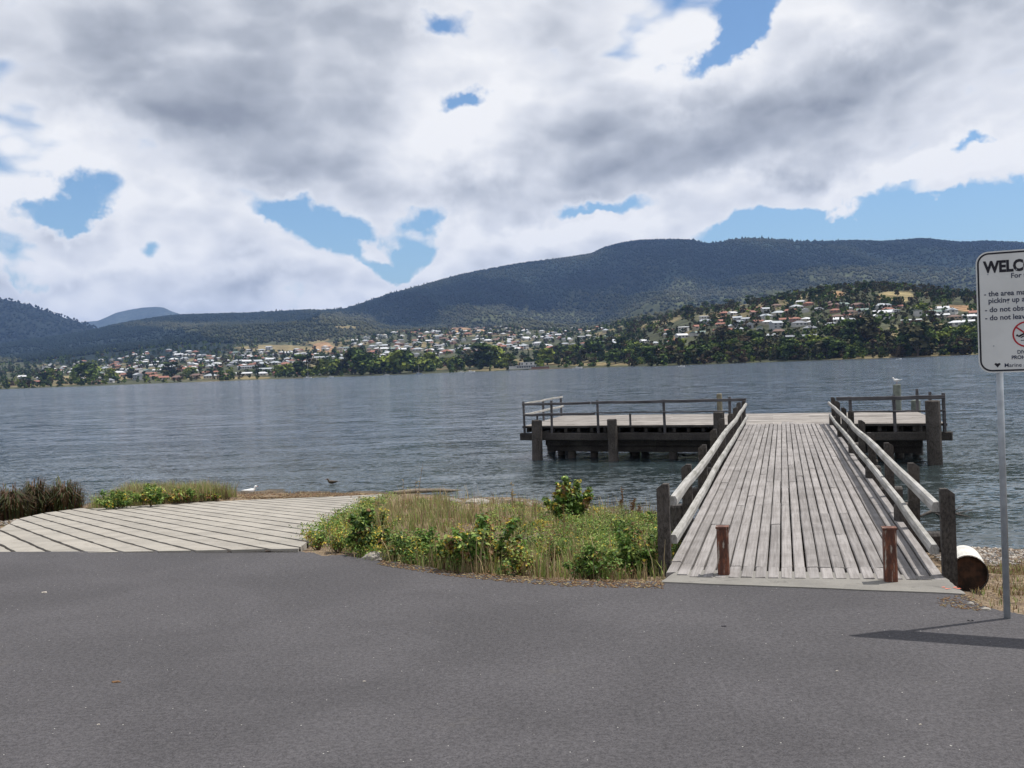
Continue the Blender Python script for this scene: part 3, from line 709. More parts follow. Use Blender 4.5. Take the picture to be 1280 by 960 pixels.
stick('driftwood_branch', [(700, 655), (703, 640), (707, 626), (709, 617)], [.012, .011, .009, .004], M_drift, 'pale bare twig standing up in the weeds near the water', 'branch', .15)
bro = stick('fallen_branch', [(1150, 646), (1165, 641), (1190, 643), (1212, 646)], [.03, .05, .04, .015], M_pile, 'dark branch floating in the water right of the jetty', 'branch', -.02, WZ)
mb = MB()
for (x0, y0, x1, y1) in ((1185, 642, 1205, 636), (1190, 643, 1218, 641), (1170, 642, 1178, 649)):
    a, b = P(x0, y0, WZ), P(x1, y1, WZ); l0 = np.array(bro.location); mb.tube([a - l0, b - l0 + Z1 * .08], [.02, .008], 6)
mb.build('twigs', M_pile, bro)
# ================================================================== BIRDS
def bird(px, py, Y, ln, rz, body_c, wing_c, label, cat, base=None, swim=False, zoff=0.0):
    """lofted body (tail to bill) facing +x"""
    b_ = PD(px, py, Y) if base is None else base
    e = empty('bird', b_, rz); tag(e, label, cat); k = ln
    mb_ = MB(); h0 = .0 if swim else .28
    sp_ = [(-.52, h0 + .20, .008), (-.42, h0 + .19, .035), (-.28, h0 + .17, .085), (-.10, h0 + .16, .135), (.08, h0 + .17, .145), (.20, h0 + .20, .12), (.27, h0 + .27, .075), (.30, h0 + .36, .062), (.335, h0 + .43, .072), (.375, h0 + .44, .066), (.42, h0 + .425, .03)]
    mb_.tube([(x * k, 0, z * k) for x, z, r_ in sp_], [r_ * k for *_, r_ in sp_], 12); mb_.build('body', body_c, e, smooth=True)
    mb_ = MB(); mb_.tube([(.41 * k, 0, (h0 + .425) * k), (.52 * k, 0, (h0 + .405) * k)], [.022 * k, .004 * k], 6); mb_.build('beak', M_beak, e)
    for s_ in (-1, 1):
        mb_ = MB(); mb_.tube([(.14 * k, s_ * .10 * k, (h0 + .21) * k), (-.1 * k, s_ * .128 * k, (h0 + .20) * k), (-.36 * k, s_ * .08 * k, (h0 + .21) * k), (-.60 * k, s_ * .02 * k, (h0 + .23) * k)], [.035 * k, .065 * k, .045 * k, .004 * k], 8); mb_.build('wing', wing_c, e, smooth=True)
        if not swim:
            mb_ = MB(); mb_.tube([(-.02 * k, s_ * .05 * k, (h0 + .04) * k), (-.03 * k, s_ * .05 * k, .02 * k), (.06 * k, s_ * .05 * k, .01 * k)], .012 * k, 5); mb_.build('leg', M_beak, e)
    return e
M_beak = plain('bird_bill', (.40, .12, .05), var=.1); M_gw = plain('gull_white', (.78, .78, .77), var=.05); M_gg = plain('gull_grey', (.38, .40, .43), var=.1)
M_dk = plain('duck_brown', (.10, .07, .045), var=.5, scale=40); M_dk2 = plain('duck_wing', (.07, .05, .035), var=.5, scale=40)
bird(0, 0, 0, .40, 2.9, M_gw, M_gg, 'white gull standing on top of the tall mooring pile', 'gull', base=gullp)
bird(0, 0, 0, .42, 3.3, M_dk, M_dk2, 'brown duck swimming near the bank beyond the weeds', 'duck', base=P(415, 605, WZ), swim=True)
bird(0, 0, 0, .50, .25, M_gw, M_gw, 'white gull resting at the water edge behind the boat ramp', 'gull', base=hit(313, 615.5) - Z1 * .03, swim=True)
# ================================================================== NEAR VEGETATION
def leafmat(name, col, trans=0.25, var=.35):
    m_, n, b = new_mat(name)
    r = n.n('NewGeometry').outputs['Random Per Island']
    c = n.mix(r, tuple(x * (1 - var) for x in col), tuple(min(1, x * (1 + var)) for x in col))
    setb(n, b, 'Base Color', c); b.inputs['Roughness'].default_value = .6; b.inputs['Specular IOR Level'].default_value = .3
    tr = n.n('BsdfTranslucent'); n.l(n.vm('SCALE', c, sc_=1.1), tr.inputs[0])
    mx = n.n('MixShader', i_0=trans); n.l(b.outputs[0], mx.inputs[1]); n.l(tr.outputs[0], mx.inputs[2])
    out = [x for x in n.t.nodes if x.type == 'OUTPUT_MATERIAL'][0]; n.l(mx.outputs[0], out.inputs[0]); return m_
L_g = leafmat('leaf_green', (.10, .185, .028)); L_d = leafmat('leaf_dark_green', (.045, .088, .022)); L_l = leafmat('leaf_light_green', (.26, .33, .08)); L_y = leafmat('leaf_yellow', (.48, .36, .045)); L_b = leafmat('leaf_brown', (.20, .11, .05))
G_s = leafmat('straw', (.36, .28, .15)); G_g = leafmat('grass_green', (.19, .23, .075)); G_b = leafmat('dry_stem', (.19, .12, .07)); M_stem = plain('stem', (.14, .09, .05), var=.4, scale=30)
M_red2 = leafmat('red_brown_leaf', (.11, .062, .042))
LM = [L_g, L_d, L_l, L_y, L_b]
def leaf_quads(cen, nrm_, size, asp=.6):
    """one folded leaf (two quads) at each centre"""
    n_ = len(cen); nrm_ = nrm_ / (np.linalg.norm(nrm_, axis=1, keepdims=True) + 1e-9)
    a = R.normal(size=(n_, 3)); a -= nrm_ * (a * nrm_).sum(1, keepdims=True); a /= np.linalg.norm(a, axis=1, keepdims=True); b = np.cross(nrm_, a)
    s_ = np.asarray(size).reshape(-1, 1) * np.ones((n_, 1)); L_ = a * s_; W_ = b * s_ * asp; up = nrm_ * s_ * .18
    V = np.stack([cen - L_, cen - W_ + up, cen + L_, cen + W_ + up], 1).reshape(-1, 3)
    i = np.arange(n_) * 4
    return V, np.concatenate([np.stack([i, i + 1, i + 2], 1), np.stack([i, i + 2, i + 3], 1)])
def shrub(px, py, wpx, hpx, label, mix_, leaf=.035, dens=1.0, name='shrub', base=None, lobes=17, group=None, stems=14):
    b_ = hit(px, py) if base is None else base
    sc1 = b_[1] / F; W_ = wpx * sc1 / 2; H_ = hpx * sc1
    e = empty(name, b_); tag(e, label, 'shrub', group)
    n_ = int(1500 * dens * (W_ * H_ / .16) ** .8)
    tips = []
    for i in range(lobes):
        a = R.uniform(0, 6.28); rr = math.sqrt(R.uniform(0, 1)) * W_ * 1.05; hh = H_ * R.uniform(.35, 1.0) * (1 - .25 * (rr / W_) ** 2)
        tips.append(np.array([rr * math.cos(a), rr * math.sin(a) * .75, hh]))
    tips[0] = np.array([0, 0, H_ * .86])
    cen = []; nr = []
    for i in range(n_):
        tp = tips[R.integers(len(tips))]; t_ = R.uniform(.25, 1) ** .7
        c = tp * t_; spread = W_ * .27 * (1.2 - .8 * t_) + .025
        d_ = R.normal(size=3); d_ /= np.linalg.norm(d_); rad_ = R.uniform(.25, 1.1) * spread
        p_ = c + d_ * rad_ * np.array([1, 1, .75]); p_[2] = max(.01, p_[2]); cen.append(p_); nr.append(d_ * .6 + np.array([0, 0, .7]) + R.normal(size=3) * .35)
    cen = np.array(cen); nr = np.array(nr)
    V, Fc = leaf_quads(cen, nr, R.uniform(.6, 1.3, n_) * leaf)
    # leaf colours run in clumps: low leaves yellow and brown, tops green
    cl = vnoise(cen[:, 0] * 9 + px, cen[:, 1] * 9 + cen[:, 2] * 7, 3) + R.uniform(-.3, .3, n_)
    order = np.argsort(np.argsort(cl)) / n_; cum = np.cumsum(mix_) / np.sum(mix_); mi = np.searchsorted(cum, order).clip(0, 4)
    np_mesh('foliage', V, Fc, LM, e, mi=np.concatenate([mi, mi]))
    mb_ = MB()
    for tp in tips[:stems]:
        mid = tp * .5 + R.uniform(-.03, .03, 3); mb_.tube([(0, 0, -.05), tuple(mid), tuple(tp)], [.010, .007, .003], 5, cap=False)
    mb_.build('stem', M_stem, e)
    return e
GR = (5, 3, 3, .4, .6); GY = (4, 2.5, 3, 1.3, 1.2); GD = (3.5, 5, 2, .3, .8); GYY = (3, 1.5, 4, 1.8, 1.4)
SHR = [
 (456, 693, 66, 64, 'dark green bush at the ramp corner of the weed patch, leftmost of the tall ones', GD, .036, 1.3),
 (524, 700, 78, 44, 'low wide green bush with small leaves between the ramp-corner bush and the tall yellowing bush', GR, .026, 1.4),
 (606, 712, 100, 80, 'tallest green bush with yellow leaves in the middle of the weed patch edge', GY, .036, 1.2),
 (566, 708, 50, 38, 'small green bush tucked against the left of the tall yellowing bush', GR, .03, 1.2),
 (652, 716, 48, 42, 'loose weedy bush just right of the tall yellowing bush', GYY, .024, .8),
 (712, 655, 64, 62, 'upright bush with yellow-green leaves standing alone against the water', GY, .045, 1.1),
 (738, 722, 70, 46, 'spreading green weed bush at the asphalt edge with a yellow flowering spot', GR, .026, 1.2),
 (792, 716, 66, 62, 'dense green bush beside the first left jetty post', GR, .026, 1.2),
 (822, 706, 46, 50, 'narrow green bush touching the first left post of the jetty', GR, .024, 1.0),
 (690, 705, 54, 44, 'pale straw-green weedy bush in the middle of the patch', GYY, .02, .8),
 (770, 680, 60, 36, 'soft green weedy bush behind the dense bush near the jetty post', GR, .022, .9),
 (812, 662, 34, 26, 'small green tuft bush near the water beside the jetty rail', GR, .024, .8),
 (650, 672, 50, 30, 'sparse light green weeds on the bare slope below the lone upright bush', GYY, .022, .6),
 (398, 686, 30, 26, 'small pale weed growing at the near corner of the ramp edge', GYY, .018, .8),
 (424, 690, 34, 30, 'small loose weed between ramp corner and the dark green bush', GYY, .02, .8),
 (852, 710, 44, 15, 'low bright green weed creeping onto the jetty apron', GR, .024, 1.2),
 (478, 668, 46, 36, 'grey-green weedy bush behind the ramp-corner bush', GYY, .022, .7),
 (440, 664, 30, 18, 'low weed overhanging the far side of the ramp edge', GYY, .02, .7),
]
for a in SHR: shrub(*a)
# left bank: reddish dark bushes and a green weed mass
for a in ((148, 636, 56, 26, 'bright green weedy bush at the far left corner of the ramp', (4, 2, 5, .6, .4)), (188, 631, 60, 28, 'tallest green weedy bush with dry tips behind the ramp', (4, 2, 4, .8, 1)), (226, 627, 50, 18, 'dry-tipped green weeds behind the middle of the ramp', (2, 2, 3, 1, 3)), (262, 624, 36, 11, 'low reddish-green weeds behind the ramp beside the gull', (1, 1, 2, 1, 4))):
    shrub(*a[:4], a[4], a[5], .035, .7, stems=6)

# grass and dry weeds: far too many blades to count
def blades(name, polys, label, mats, seed):
    V = []; Fc = []; MI = []
    for poly, cnt, hmin, hmax, wts, clump in polys:
        wp = np.array([hit(x, y)[:2] for x, y in poly]); lo = wp.min(0); hi = wp.max(0); pts_ = np.zeros((0, 2))
        cc = R.uniform(lo, hi, (max(8, cnt // 45), 2))
        while len(pts_) < cnt:
            a = R.uniform(lo, hi, (cnt, 2)); c = cc[R.integers(len(cc), size=cnt)] + R.normal(0, .10, (cnt, 2)); k = R.random((cnt, 1)) < clump
            c = np.where(k, c, a); c = c[in_poly(c[:, 0], c[:, 1], wp)]; pts_ = np.concatenate([pts_, c])
        pts_ = pts_[:cnt]; z = G(pts_[:, 0], pts_[:, 1]) - .03
        dens = fbm(pts_[:, 0] * .9, pts_[:, 1] * .9, 3, 12)
        h = R.uniform(hmin, hmax, cnt) * (0.5 + dens); ang = R.uniform(0, 6.28, cnt); ln = R.uniform(.05, .55, cnt) * h; wd = R.uniform(.003, .009, cnt)
        b0 = np.c_[pts_, z]; side = np.c_[np.cos(ang + 1.57), np.sin(ang + 1.57), np.zeros(cnt)] * wd[:, None]
        mid = b0 + np.c_[np.cos(ang) * ln * .35, np.sin(ang) * ln * .35, h * .6]; tip = b0 + np.c_[np.cos(ang) * ln, np.sin(ang) * ln, h]
        o_ = sum(len(x) for x in V); V.append(np.stack([b0 - side, b0 + side, mid + side * .7, mid - side * .7, tip + side * .25, tip - side * .25], 1).reshape(-1, 3))
        i = np.arange(cnt) * 6 + o_; Fc.append(np.stack([i, i + 1, i + 2, i + 3], 1)); Fc.append(np.stack([i + 3, i + 2, i + 4, i + 5], 1))
        mi = R.choice(len(mats), size=cnt, p=np.array(wts) / sum(wts)); MI += [mi, mi]
    o_ = np_mesh(name, np.concatenate(V), np.concatenate(Fc), mats, mi=np.concatenate(MI)); tag(o_, label, 'grass', kind='stuff'); return o_
PATCH = [(388, 690), (480, 702), (560, 715), (640, 721), (700, 725), (830, 727), (852, 700), (838, 668), (822, 645), (760, 636), (700, 632), (620, 628), (540, 625), (490, 628), (440, 655)]
GM = [G_g, G_s, G_b, L_l]
blades('grass', [(PATCH, 2600, .18, .50, (2, 5, 2.5, 1), .6), (PATCH, 6500, .03, .13, (3, 4, 2, 1.5), .75), ([(640, 720), (830, 726), (850, 700), (830, 655), (720, 650), (650, 690)], 8000, .05, .22, (4, 3, 1.5, 3), .75),
                 ([(450, 695), (560, 714), (640, 720), (650, 700), (560, 690), (460, 680)], 5000, .06, .2, (4, 3, 1, 2), .5),
                 ([(430, 662), (490, 632), (560, 630), (600, 650), (520, 680), (450, 680)], 2600, .10, .34, (3, 4, 2, 1.5), .8),
                 ([(1212, 744), (1225, 706), (1290, 700), (1420, 730), (1400, 785), (1280, 766), (1234, 757)], 5500, .02, .10, (2, 3.5, 4, .6), .75)], 'mixed green and straw coloured grass and weeds on the bank', GM, 1)
blades('grass', [([(-60, 665), (20, 655), (55, 648), (100, 639), (60, 636), (-60, 648)], 1500, .03, .10, (1, 5, 4, 0), .5), ([(108, 640), (165, 632), (250, 625), (300, 623), (250, 618), (170, 622)], 14000, .12, .55, (4, 5, 3, 3), .6),
                 ([(240, 625), (400, 622.5), (480, 621), (440, 614), (260, 616)], 4000, .02, .07, (0, 3, 8, 0), .5)], 'thin dry grass and seaweed litter along the waterline behind the ramp', GM, 2)
# broad-leaved ground weeds, matted together
def weeds(name, polys, label):
    Vs, Fs, Ms, o_ = [], [], [], 0
    for poly, ntuft, per, leaf, hh, mixw in polys:
        wp = np.array([hit(x, y)[:2] for x, y in poly]); lo = wp.min(0); hi = wp.max(0); c = R.uniform(lo, hi, (ntuft * 6, 2)); c = c[in_poly(c[:, 0], c[:, 1], wp)]; c = c[fbm(c[:, 0] * 1.1, c[:, 1] * 1.1, 3, 44) > R.uniform(.3, .6, len(c))][:ntuft]; n0 = len(c)
        k = np.repeat(np.arange(n0), per); H_ = R.uniform(.4, 1.3, n0)[k] * hh; wd = R.uniform(.08, .22, n0)[k]; u = R.random(len(k)) ** .7
        cen = np.c_[c[k] + R.normal(0, 1, (len(k), 2)) * (wd * .6)[:, None], np.zeros(len(k))]; cen[:, 2] = G(cen[:, 0], cen[:, 1]) + u * H_
        V, Fc = leaf_quads(cen, R.normal(size=cen.shape) * .6 + np.array([0, 0, .8]), R.uniform(.5, 1.4, len(k)) * leaf, .55); tone = R.choice(5, size=n0, p=np.array(mixw) / sum(mixw)); mi = np.where(R.random(len(k)) < .7, tone[k], R.choice(5, size=len(k), p=np.array(mixw) / sum(mixw)))
        Vs.append(V); Fs.append(Fc + o_); o_ += len(V); Ms += [mi, mi]
    ob_ = np_mesh(name, np.concatenate(Vs), np.concatenate(Fs), LM, mi=np.concatenate(Ms)); tag(ob_, label, 'weeds', kind='stuff')
weeds('weeds', [([(440, 694), (560, 713), (640, 719), (830, 725), (848, 702), (838, 668), (790, 655), (700, 668), (640, 690), (540, 688)], 430, 90, .018, .28, (5, 3, 3.5, .6, 1.8)),
                (PATCH, 150, 60, .018, .14, (3, 1.5, 3, 1, 4)), ([(600, 640), (700, 636), (820, 648), (835, 670), (720, 680), (620, 668)], 170, 80, .020, .2, (4, 1.5, 5, 1, 1.5)),
                ([(390, 690), (470, 700), (480, 660), (440, 662)], 60, 80, .018, .2, (3, 1.5, 4, 1, 1)), ([(366, 691), (384, 676), (410, 658), (440, 641), (468, 626), (492, 624), (470, 640), (440, 660), (415, 678), (405, 694)], 150, 70, .019, .24, (4, 2, 5, .8, 1.2)), ([(110, 640), (165, 632), (250, 625), (250, 620), (170, 622)], 60, 80, .03, .3, (4, 2, 3, .3, 2.5)), ([(-100, 655), (0, 650), (95, 640), (95, 632), (0, 640), (-100, 648)], 110, 90, .04, .32, (1, 3, .3, 0, 6))], 'matted leafy ground weeds between the bushes on the bank')
M_rush = leafmat('rush_dark', (.05, .06, .022)); M_rushb = leafmat('rush_red', (.09, .055, .032))
for cx_, cy_, n_, lab in ((14, 650, 900, 'dark rushes at the far left edge of the bank, cut by the frame'), (46, 645, 1100, 'dark reddish rushes forming the tallest clump on the left bank'), (80, 641, 800, 'dark drooping rushes at the water end of the left bank clump')):
    b_ = hit(cx_, cy_); a_ = R.uniform(0, 6.28, n_); r_ = R.uniform(0, .55, n_); hh_ = R.uniform(.35, .92, n_) * (1.05 - 1.5 * r_ ** 2) * (.75 + .5 * vnoise(np.cos(a_) * r_ * 7 + cx_, np.sin(a_) * r_ * 7, 5)); fall = R.uniform(.15, .6, n_)
    base_ = np.c_[np.cos(a_) * r_, np.sin(a_) * r_ * .8, np.zeros(n_)]; out_ = np.c_[np.cos(a_), np.sin(a_), np.zeros(n_)] * (fall * hh_)[:, None]; sd__ = np.c_[-np.sin(a_), np.cos(a_), np.zeros(n_)] * .012
    mid_ = base_ + out_ * .4 + np.c_[np.zeros((n_, 2)), hh_]; tip_ = base_ + out_ * 1.1 + np.c_[np.zeros((n_, 2)), hh_ * R.uniform(.75, 1.05, n_)]
    V = np.stack([base_ - sd__, base_ + sd__, mid_ + sd__, mid_ - sd__, tip_ + sd__ * .3, tip_ - sd__ * .3], 1).reshape(-1, 3); i_ = np.arange(n_) * 6
    o_ = np_mesh('rush_clump', V, np.concatenate([np.stack([i_, i_ + 1, i_ + 2, i_ + 3], 1), np.stack([i_ + 3, i_ + 2, i_ + 4, i_ + 5], 1)]), [M_rush, M_rushb], mi=np.tile(R.integers(0, 2, n_), 2)); o_.location = tuple(b_ - Z1 * .05); tag(o_, lab, 'rushes')
# dry dock stalks and tall thin stems
def stalk(px, py, hpx, label, head=True, n_=1, lean=0):
    b_ = hit(px, py); H_ = hpx * b_[1] / F; e = empty('dry_stalk', b_); tag(e, label, 'dry stalk')
    mb_ = MB()
    for i in range(n_):
        hd = MB(); d = np.array([R.uniform(-.12, .12) + lean, R.uniform(-.1, .1), 1.0]) * H_ * (1 if i == 0 else R.uniform(.6, .95)); st = np.array([R.uniform(-.03, .03), R.uniform(-.03, .03), -.05])
        mb_.tube([st, st + d * .5 + R.uniform(-.01, .01, 3), st + d], [.008, .006, .003], 5, cap=False)
        for k in range(40 if head else 9):
            t_ = R.uniform(.55, 1.0) if head else R.uniform(.3, 1); p_ = st + d * t_; o1 = R.normal(size=3) * (.022 if head else .03)
            hd.add([p_, p_ + o1 + (0, 0, .02), p_ + o1 * 1.3 + (.012, 0, .0), p_ + o1 * .4 - (0, 0, .02)], [(0, 1, 2, 3)])
        hd.build('seed_head', G_b if head else G_s, e)
    mb_.build('stem', G_b, e)
for a in ((519, 634, 58, 'tall thin dark stem rising above the weeds against the water', False, 2, .05), (504, 640, 44, 'pale thin stem left of the tall dark stem', False, 2, -.05), (776, 645, 38, 'brown dock stalk with thick seed head against the water', True, 3, 0),
          (788, 650, 30, 'rusty seed stalk just right of the tallest dock stalk', True, 2, .05), (800, 655, 26, 'short brown seed stalk third from the tallest dock stalk', True, 2, 0), (643, 640, 42, 'feathery dry stem standing left of the lone upright bush', False, 3, 0),
          (812, 660, 22, 'lowest brown seed stalk beside the jetty rail', True, 2, .1), (470, 650, 34, 'dry stem behind the ramp-corner bush', False, 2, 0), (163, 632, 30, 'dry flowering stem in the left weeds', False, 3, 0)): stalk(*a)
# gravel and dead-leaf litter
def litter(name, polys, label, mats, flat):
    V = []; Fc = []; MI = []
    base = np.array([(1, 0, 0), (-1, 0, 0), (0, 1, 0), (0, -1, 0), (0, 0, 1), (0, 0, -1)], float); tri = np.array([(0, 2, 4), (2, 1, 4), (1, 3, 4), (3, 0, 4), (2, 0, 5), (1, 2, 5), (3, 1, 5), (0, 3, 5)])
    o_ = 0
    for poly, cnt, smin, smax in polys:
        wp = np.array([hit(x, y)[:2] for x, y in poly]); lo = wp.min(0); hi = wp.max(0); p_ = R.uniform(lo, hi, (cnt * 4, 2)); p_ = p_[in_poly(p_[:, 0], p_[:, 1], wp)][:cnt]; n_ = len(p_)
        s_ = R.uniform(smin, smax, n_) ; z = G(p_[:, 0], p_[:, 1]) + s_ * flat * .5
        sc3 = np.stack([R.uniform(.6, 1.3, n_) * s_, R.uniform(.6, 1.3, n_) * s_, s_ * flat * R.uniform(.5, 1.1, n_)], 1)
        a = R.uniform(0, 6.28, n_); v = base[None] * (1 + R.uniform(-.25, .25, (n_, 6, 1))) * sc3[:, None]
        x = v[..., 0] * np.cos(a)[:, None] - v[..., 1] * np.sin(a)[:, None]; y = v[..., 0] * np.sin(a)[:, None] + v[..., 1] * np.cos(a)[:, None]
        V.append(np.stack([x + p_[:, :1], y + p_[:, 1:2], v[..., 2] + z[:, None]], -1).reshape(-1, 3)); Fc.append((tri[None] + (np.arange(n_) * 6)[:, None, None] + o_).reshape(-1, 3)); o_ += n_ * 6
        MI.append(np.repeat(R.integers(len(mats), size=n_), 8))
    ob_ = np_mesh(name, np.concatenate(V), np.concatenate(Fc), mats, mi=np.concatenate(MI)); tag(ob_, label, name, kind='stuff')
P1 = plain('pebble_grey', (.22, .21, .20), var=.4, island=.8); P2 = plain('pebble_brown', (.19, .14, .10), var=.4, island=.8); P3 = plain('pebble_pale', (.42, .38, .33), var=.2, island=.5)
litter('pebbles', [([(1160, 690), (1200, 684), (1290, 688), (1500, 705), (1500, 740), (1290, 705), (1220, 708), (1180, 704)], 9000, .012, .045), ([(-100, 668), (30, 653), (60, 645), (30, 642), (-100, 655)], 2500, .015, .05),
                   ([(740, 636), (830, 648), (845, 660), (800, 652), (740, 645)], 900, .02, .05), ([(600, 622), (740, 634), (740, 640), (600, 630)], 1200, .015, .04)], 'brown and grey beach pebbles along the waterline', [P1, P2, P2, P3], .6)
litter('leaf_litter', [([(480, 700), (560, 713), (640, 719), (700, 724), (830, 726), (830, 736), (700, 733), (640, 728), (560, 720), (470, 706)], 2600, .008, .026), ([(420, 690), (820, 722), (800, 650), (560, 635), (480, 650)], 3500, .01, .03),
                       ([(1170, 748), (1215, 746), (1240, 760), (1225, 764), (1170, 757)], 260, .008, .022), ([(240, 624), (480, 621), (480, 617), (240, 619)], 2500, .02, .06), ([(-100, 690), (8, 675), (30, 656), (-60, 668)], 900, .012, .03)],
       'dead leaves and twigs scattered along the edge of the weeds', [L_b, G_b, G_s, G_b], .25)
# bigger rocks half buried
M_rock = plain('rock', (.36, .33, .29), var=.4, scale=7, bump=.01)
def rock(px, py, wpx, hpx, label):
    b_ = hit(px, py); s_ = wpx * b_[1] / F / 2; h_ = hpx * b_[1] / F; bm_ = MB(); rings = []
    for j, (zz, rr) in enumerate(((-.5, .9), (0, 1.0), (.5, .85), (.85, .5), (1.0, .12))):
        rings.append([(s_ * rr * math.cos(k * .785) * (1 + .22 * math.sin(k * 2.3 + j + px)), s_ * .7 * rr * math.sin(k * .785) * (1 + .2 * math.cos(k * 1.7 + j)), h_ * zz * (1 + .1 * math.sin(k * 3.1 + px))) for k in range(8)])
    bm_.add([p for r_ in rings for p in r_], [(j * 8 + k, j * 8 + (k + 1) % 8, j * 8 + 8 + (k + 1) % 8, j * 8 + 8 + k) for j in range(4) for k in range(8)] + [tuple(range(32, 40))])
    o_ = bm_.build('rock', M_rock); o_.location = tuple(b_); tag(o_, label, 'rock')
for a in ((470, 698, 38, 8, 'flat pale stone at the foot of the ramp-corner bush'), (765, 694, 26, 12, 'pale stone showing between weeds near the jetty post'), (596, 629, 36, 6, 'flat pale rock at the waterline beyond the weeds'), (560, 627, 30, 5, 'low grey rock beside the driftwood log'),
          (660, 634, 16, 6, 'small tan stone at the water edge left of the lone bush'), (1213, 756, 9, 4, 'small white stone at the asphalt edge near the sign pole'), (1232, 762, 12, 3, 'narrow white stone beside the sign pole')): rock(*a)
# bits lying on the asphalt
for px, py, s_, mat, lab in ((145, 853, .035, L_b, 'curled red-brown leaf lying on the asphalt at lower left'), (455, 852, .012, P3, 'small white pebble on the asphalt below the middle of the weed patch'), (905, 783, .02, M_black, 'small black scrap on the asphalt in front of the left bollard'), (55, 741, .035, P3, 'pale scrap on the asphalt in front of the ramp'),
                             (1214, 776, .03, M_black, 'dark twig scrap on the asphalt beside the sign pole'), (1150, 906, .012, P3, 'white chip on the asphalt below the sign shadow'), (1046, 839, .012, P3, 'white chip on the asphalt left of the sign shadow'), (123, 906, .012, P3, 'white chip on the asphalt in the lower left corner')):
    p = P(px, py, 0); mb = MB(); k_ = 6
    ring = [(s_ * math.cos(k * 1.047) * R.uniform(.6, 1.3), s_ * .6 * math.sin(k * 1.047) * R.uniform(.6, 1.3), .003 + s_ * .25 * abs(math.sin(k * 1.6))) for k in range(k_)]
    mb.add(ring + [(0, 0, .004 + s_ * .3)] + [(x, y, 0) for x, y, z in ring], [(k, (k + 1) % k_, k_) for k in range(k_)] + [(k_ + 1 + k, k_ + 1 + (k + 1) % k_, (k + 1) % k_, k) for k in range(k_)])
    o = mb.build('fallen_leaf' if 'leaf' in lab else 'scrap' if 'scrap' in lab else 'pebble', mat); o.location = tuple(p); tag(o, lab, 'leaf' if 'leaf' in lab else 'scrap' if 'scrap' in lab else 'pebble')
# ================================================================== FAR LAND
# rows: depth and picture height of the shore, the suburbs, foothills, valley, mountain shoulder and crest
def curve(pts_, deep):
    """[(px, py, depth)] -> t = X/Y, Y, Z arrays"""
    w_ = np.array([PD(x, y, d) for x, y, d in pts_]); t_ = w_[:, 0] / w_[:, 1]; o_ = np.argsort(t_); return t_[o_], w_[o_, 1], w_[o_, 2]
shore_px = [(-400,1500),(-150,1450),(0,1400),(200,1350),(400,1250),(640,1150),(760,1030),(800,930),(815,840),(835,835),(870,850),(900,820),(1000,790),(1100,760),(1220,740),(1280,730),(1500,700),(1900,680)]
def shore_y(px, d):
    lo, hi = 380., 560.
    for i in range(40):
        m_ = (lo + hi) / 2
        if PD(px, m_, d)[2] > WZ: lo = m_
        else: hi = m_
    return hi
K0 = curve([(x, shore_y(x, d), d) for x, d in shore_px], 0)
K1 = curve([(-400,478,2400),(-150,474,2300),(0,469,2200),(100,463,2200),(200,458,2200),(300,452,2200),(400,448,2100),(500,444,1900),(600,440,1850),(700,436,1800),(760,434,1500),(800,436,1150),(850,430,1020),(900,424,1000),(1000,415,960),(1100,410,940),(1200,408,920),(1280,408,920),(1500,410,900),(1900,415,900)], 0)
K2 = curve([(-400,462,3000),(-150,460,3000),(0,456,3000),(60,452,3000),(100,447,3000),(160,440,3000),(215,434,2900),(300,434,2900),(400,432,2900),(450,424,2900),(500,416,3000),(560,414,3000),(640,413,3000),(720,413,2800),(760,412,2300),(800,403,1850),(850,390,1650),(900,382,1600),(960,374,1550),(1000,366,1500),(1050,360,1450),(1100,356,1400),(1150,362,1400),(1220,369,1400),(1280,371,1400),(1500,378,1400),(1900,390,1400)], 0)
K3 = curve([(-400,440,3900),(-150,445,3900),(0,446,3900),(100,438,3900),(200,428,3900),(260,412,3800),(300,407,3800),(350,404,3800),(400,404,3800),(450,408,3900),(480,414,4000),(560,410,4000),(640,407,3900),(720,408,3700),(780,407,3200),(850,404,2900),(900,400,2800),(1000,392,2700),(1100,385,2700),(1200,385,2700),(1280,388,2700),(1500,390,2700),(1900,395,2700)], 0)
K4 = curve([(-400,440,5200),(-150,440,5200),(0,436,5200),(60,425,5200),(115,416,5200),(200,405,5200),(300,401,5200),(420,400,5000),(480,404,4800),(540,400,4700),(600,392,4700),(650,388,4700),(700,392,4700),(760,390,4700),(800,380,4700),(850,366,4600),(900,372,4700),(960,360,4700),(1000,352,4700),(1060,344,4700),(1120,350,4700),(1180,346,4700),(1280,350,4700),(1500,350,4700),(1900,360,4700)], 0)
CR = [(-400,474),(-150,464),(-20,452),(30,441),(70,430),(105,420),(140,409),(180,401),(215,395.5),(260,393),(300,392),(350,389),(400,388),(430,386),(450,380),(470,373),(500,364),(540,353),(570,345),(600,339),(650,330.5),(700,324),(740,318),(755,310),(780,303.5),(800,300.5),(830,299.5),(860,299.5),(885,304),(900,302.5),(915,298.5),(930,297),(960,298),(1000,301.5),(1050,301),(1100,303),(1130,300.5),(1160,300),(1200,304),(1240,302.5),(1280,305),(1350,302),(1500,312),(1900,330)]
K5 = curve([(x, y + 2.5, 6400 + 400 * math.sin(x / 90)) for x, y in CR], 0)
K6 = curve([(x, y + 40, 8600) for x, y in CR], 0)
KS = [K0, K1, K2, K3, K4, K5, K6]
def smooth(a, k=5):
    for i in range(k): a = np.convolve(np.pad(a, 1, 'edge'), [.25, .5, .25], 'valid')
    return a
TG = np.linspace(-.75, .80, 1500)
def resamp(K, k=40):
    return smooth(np.interp(TG, K[0], K[1]), k), smooth(np.interp(TG, K[0], K[2]), k if K is not K5 else 3)
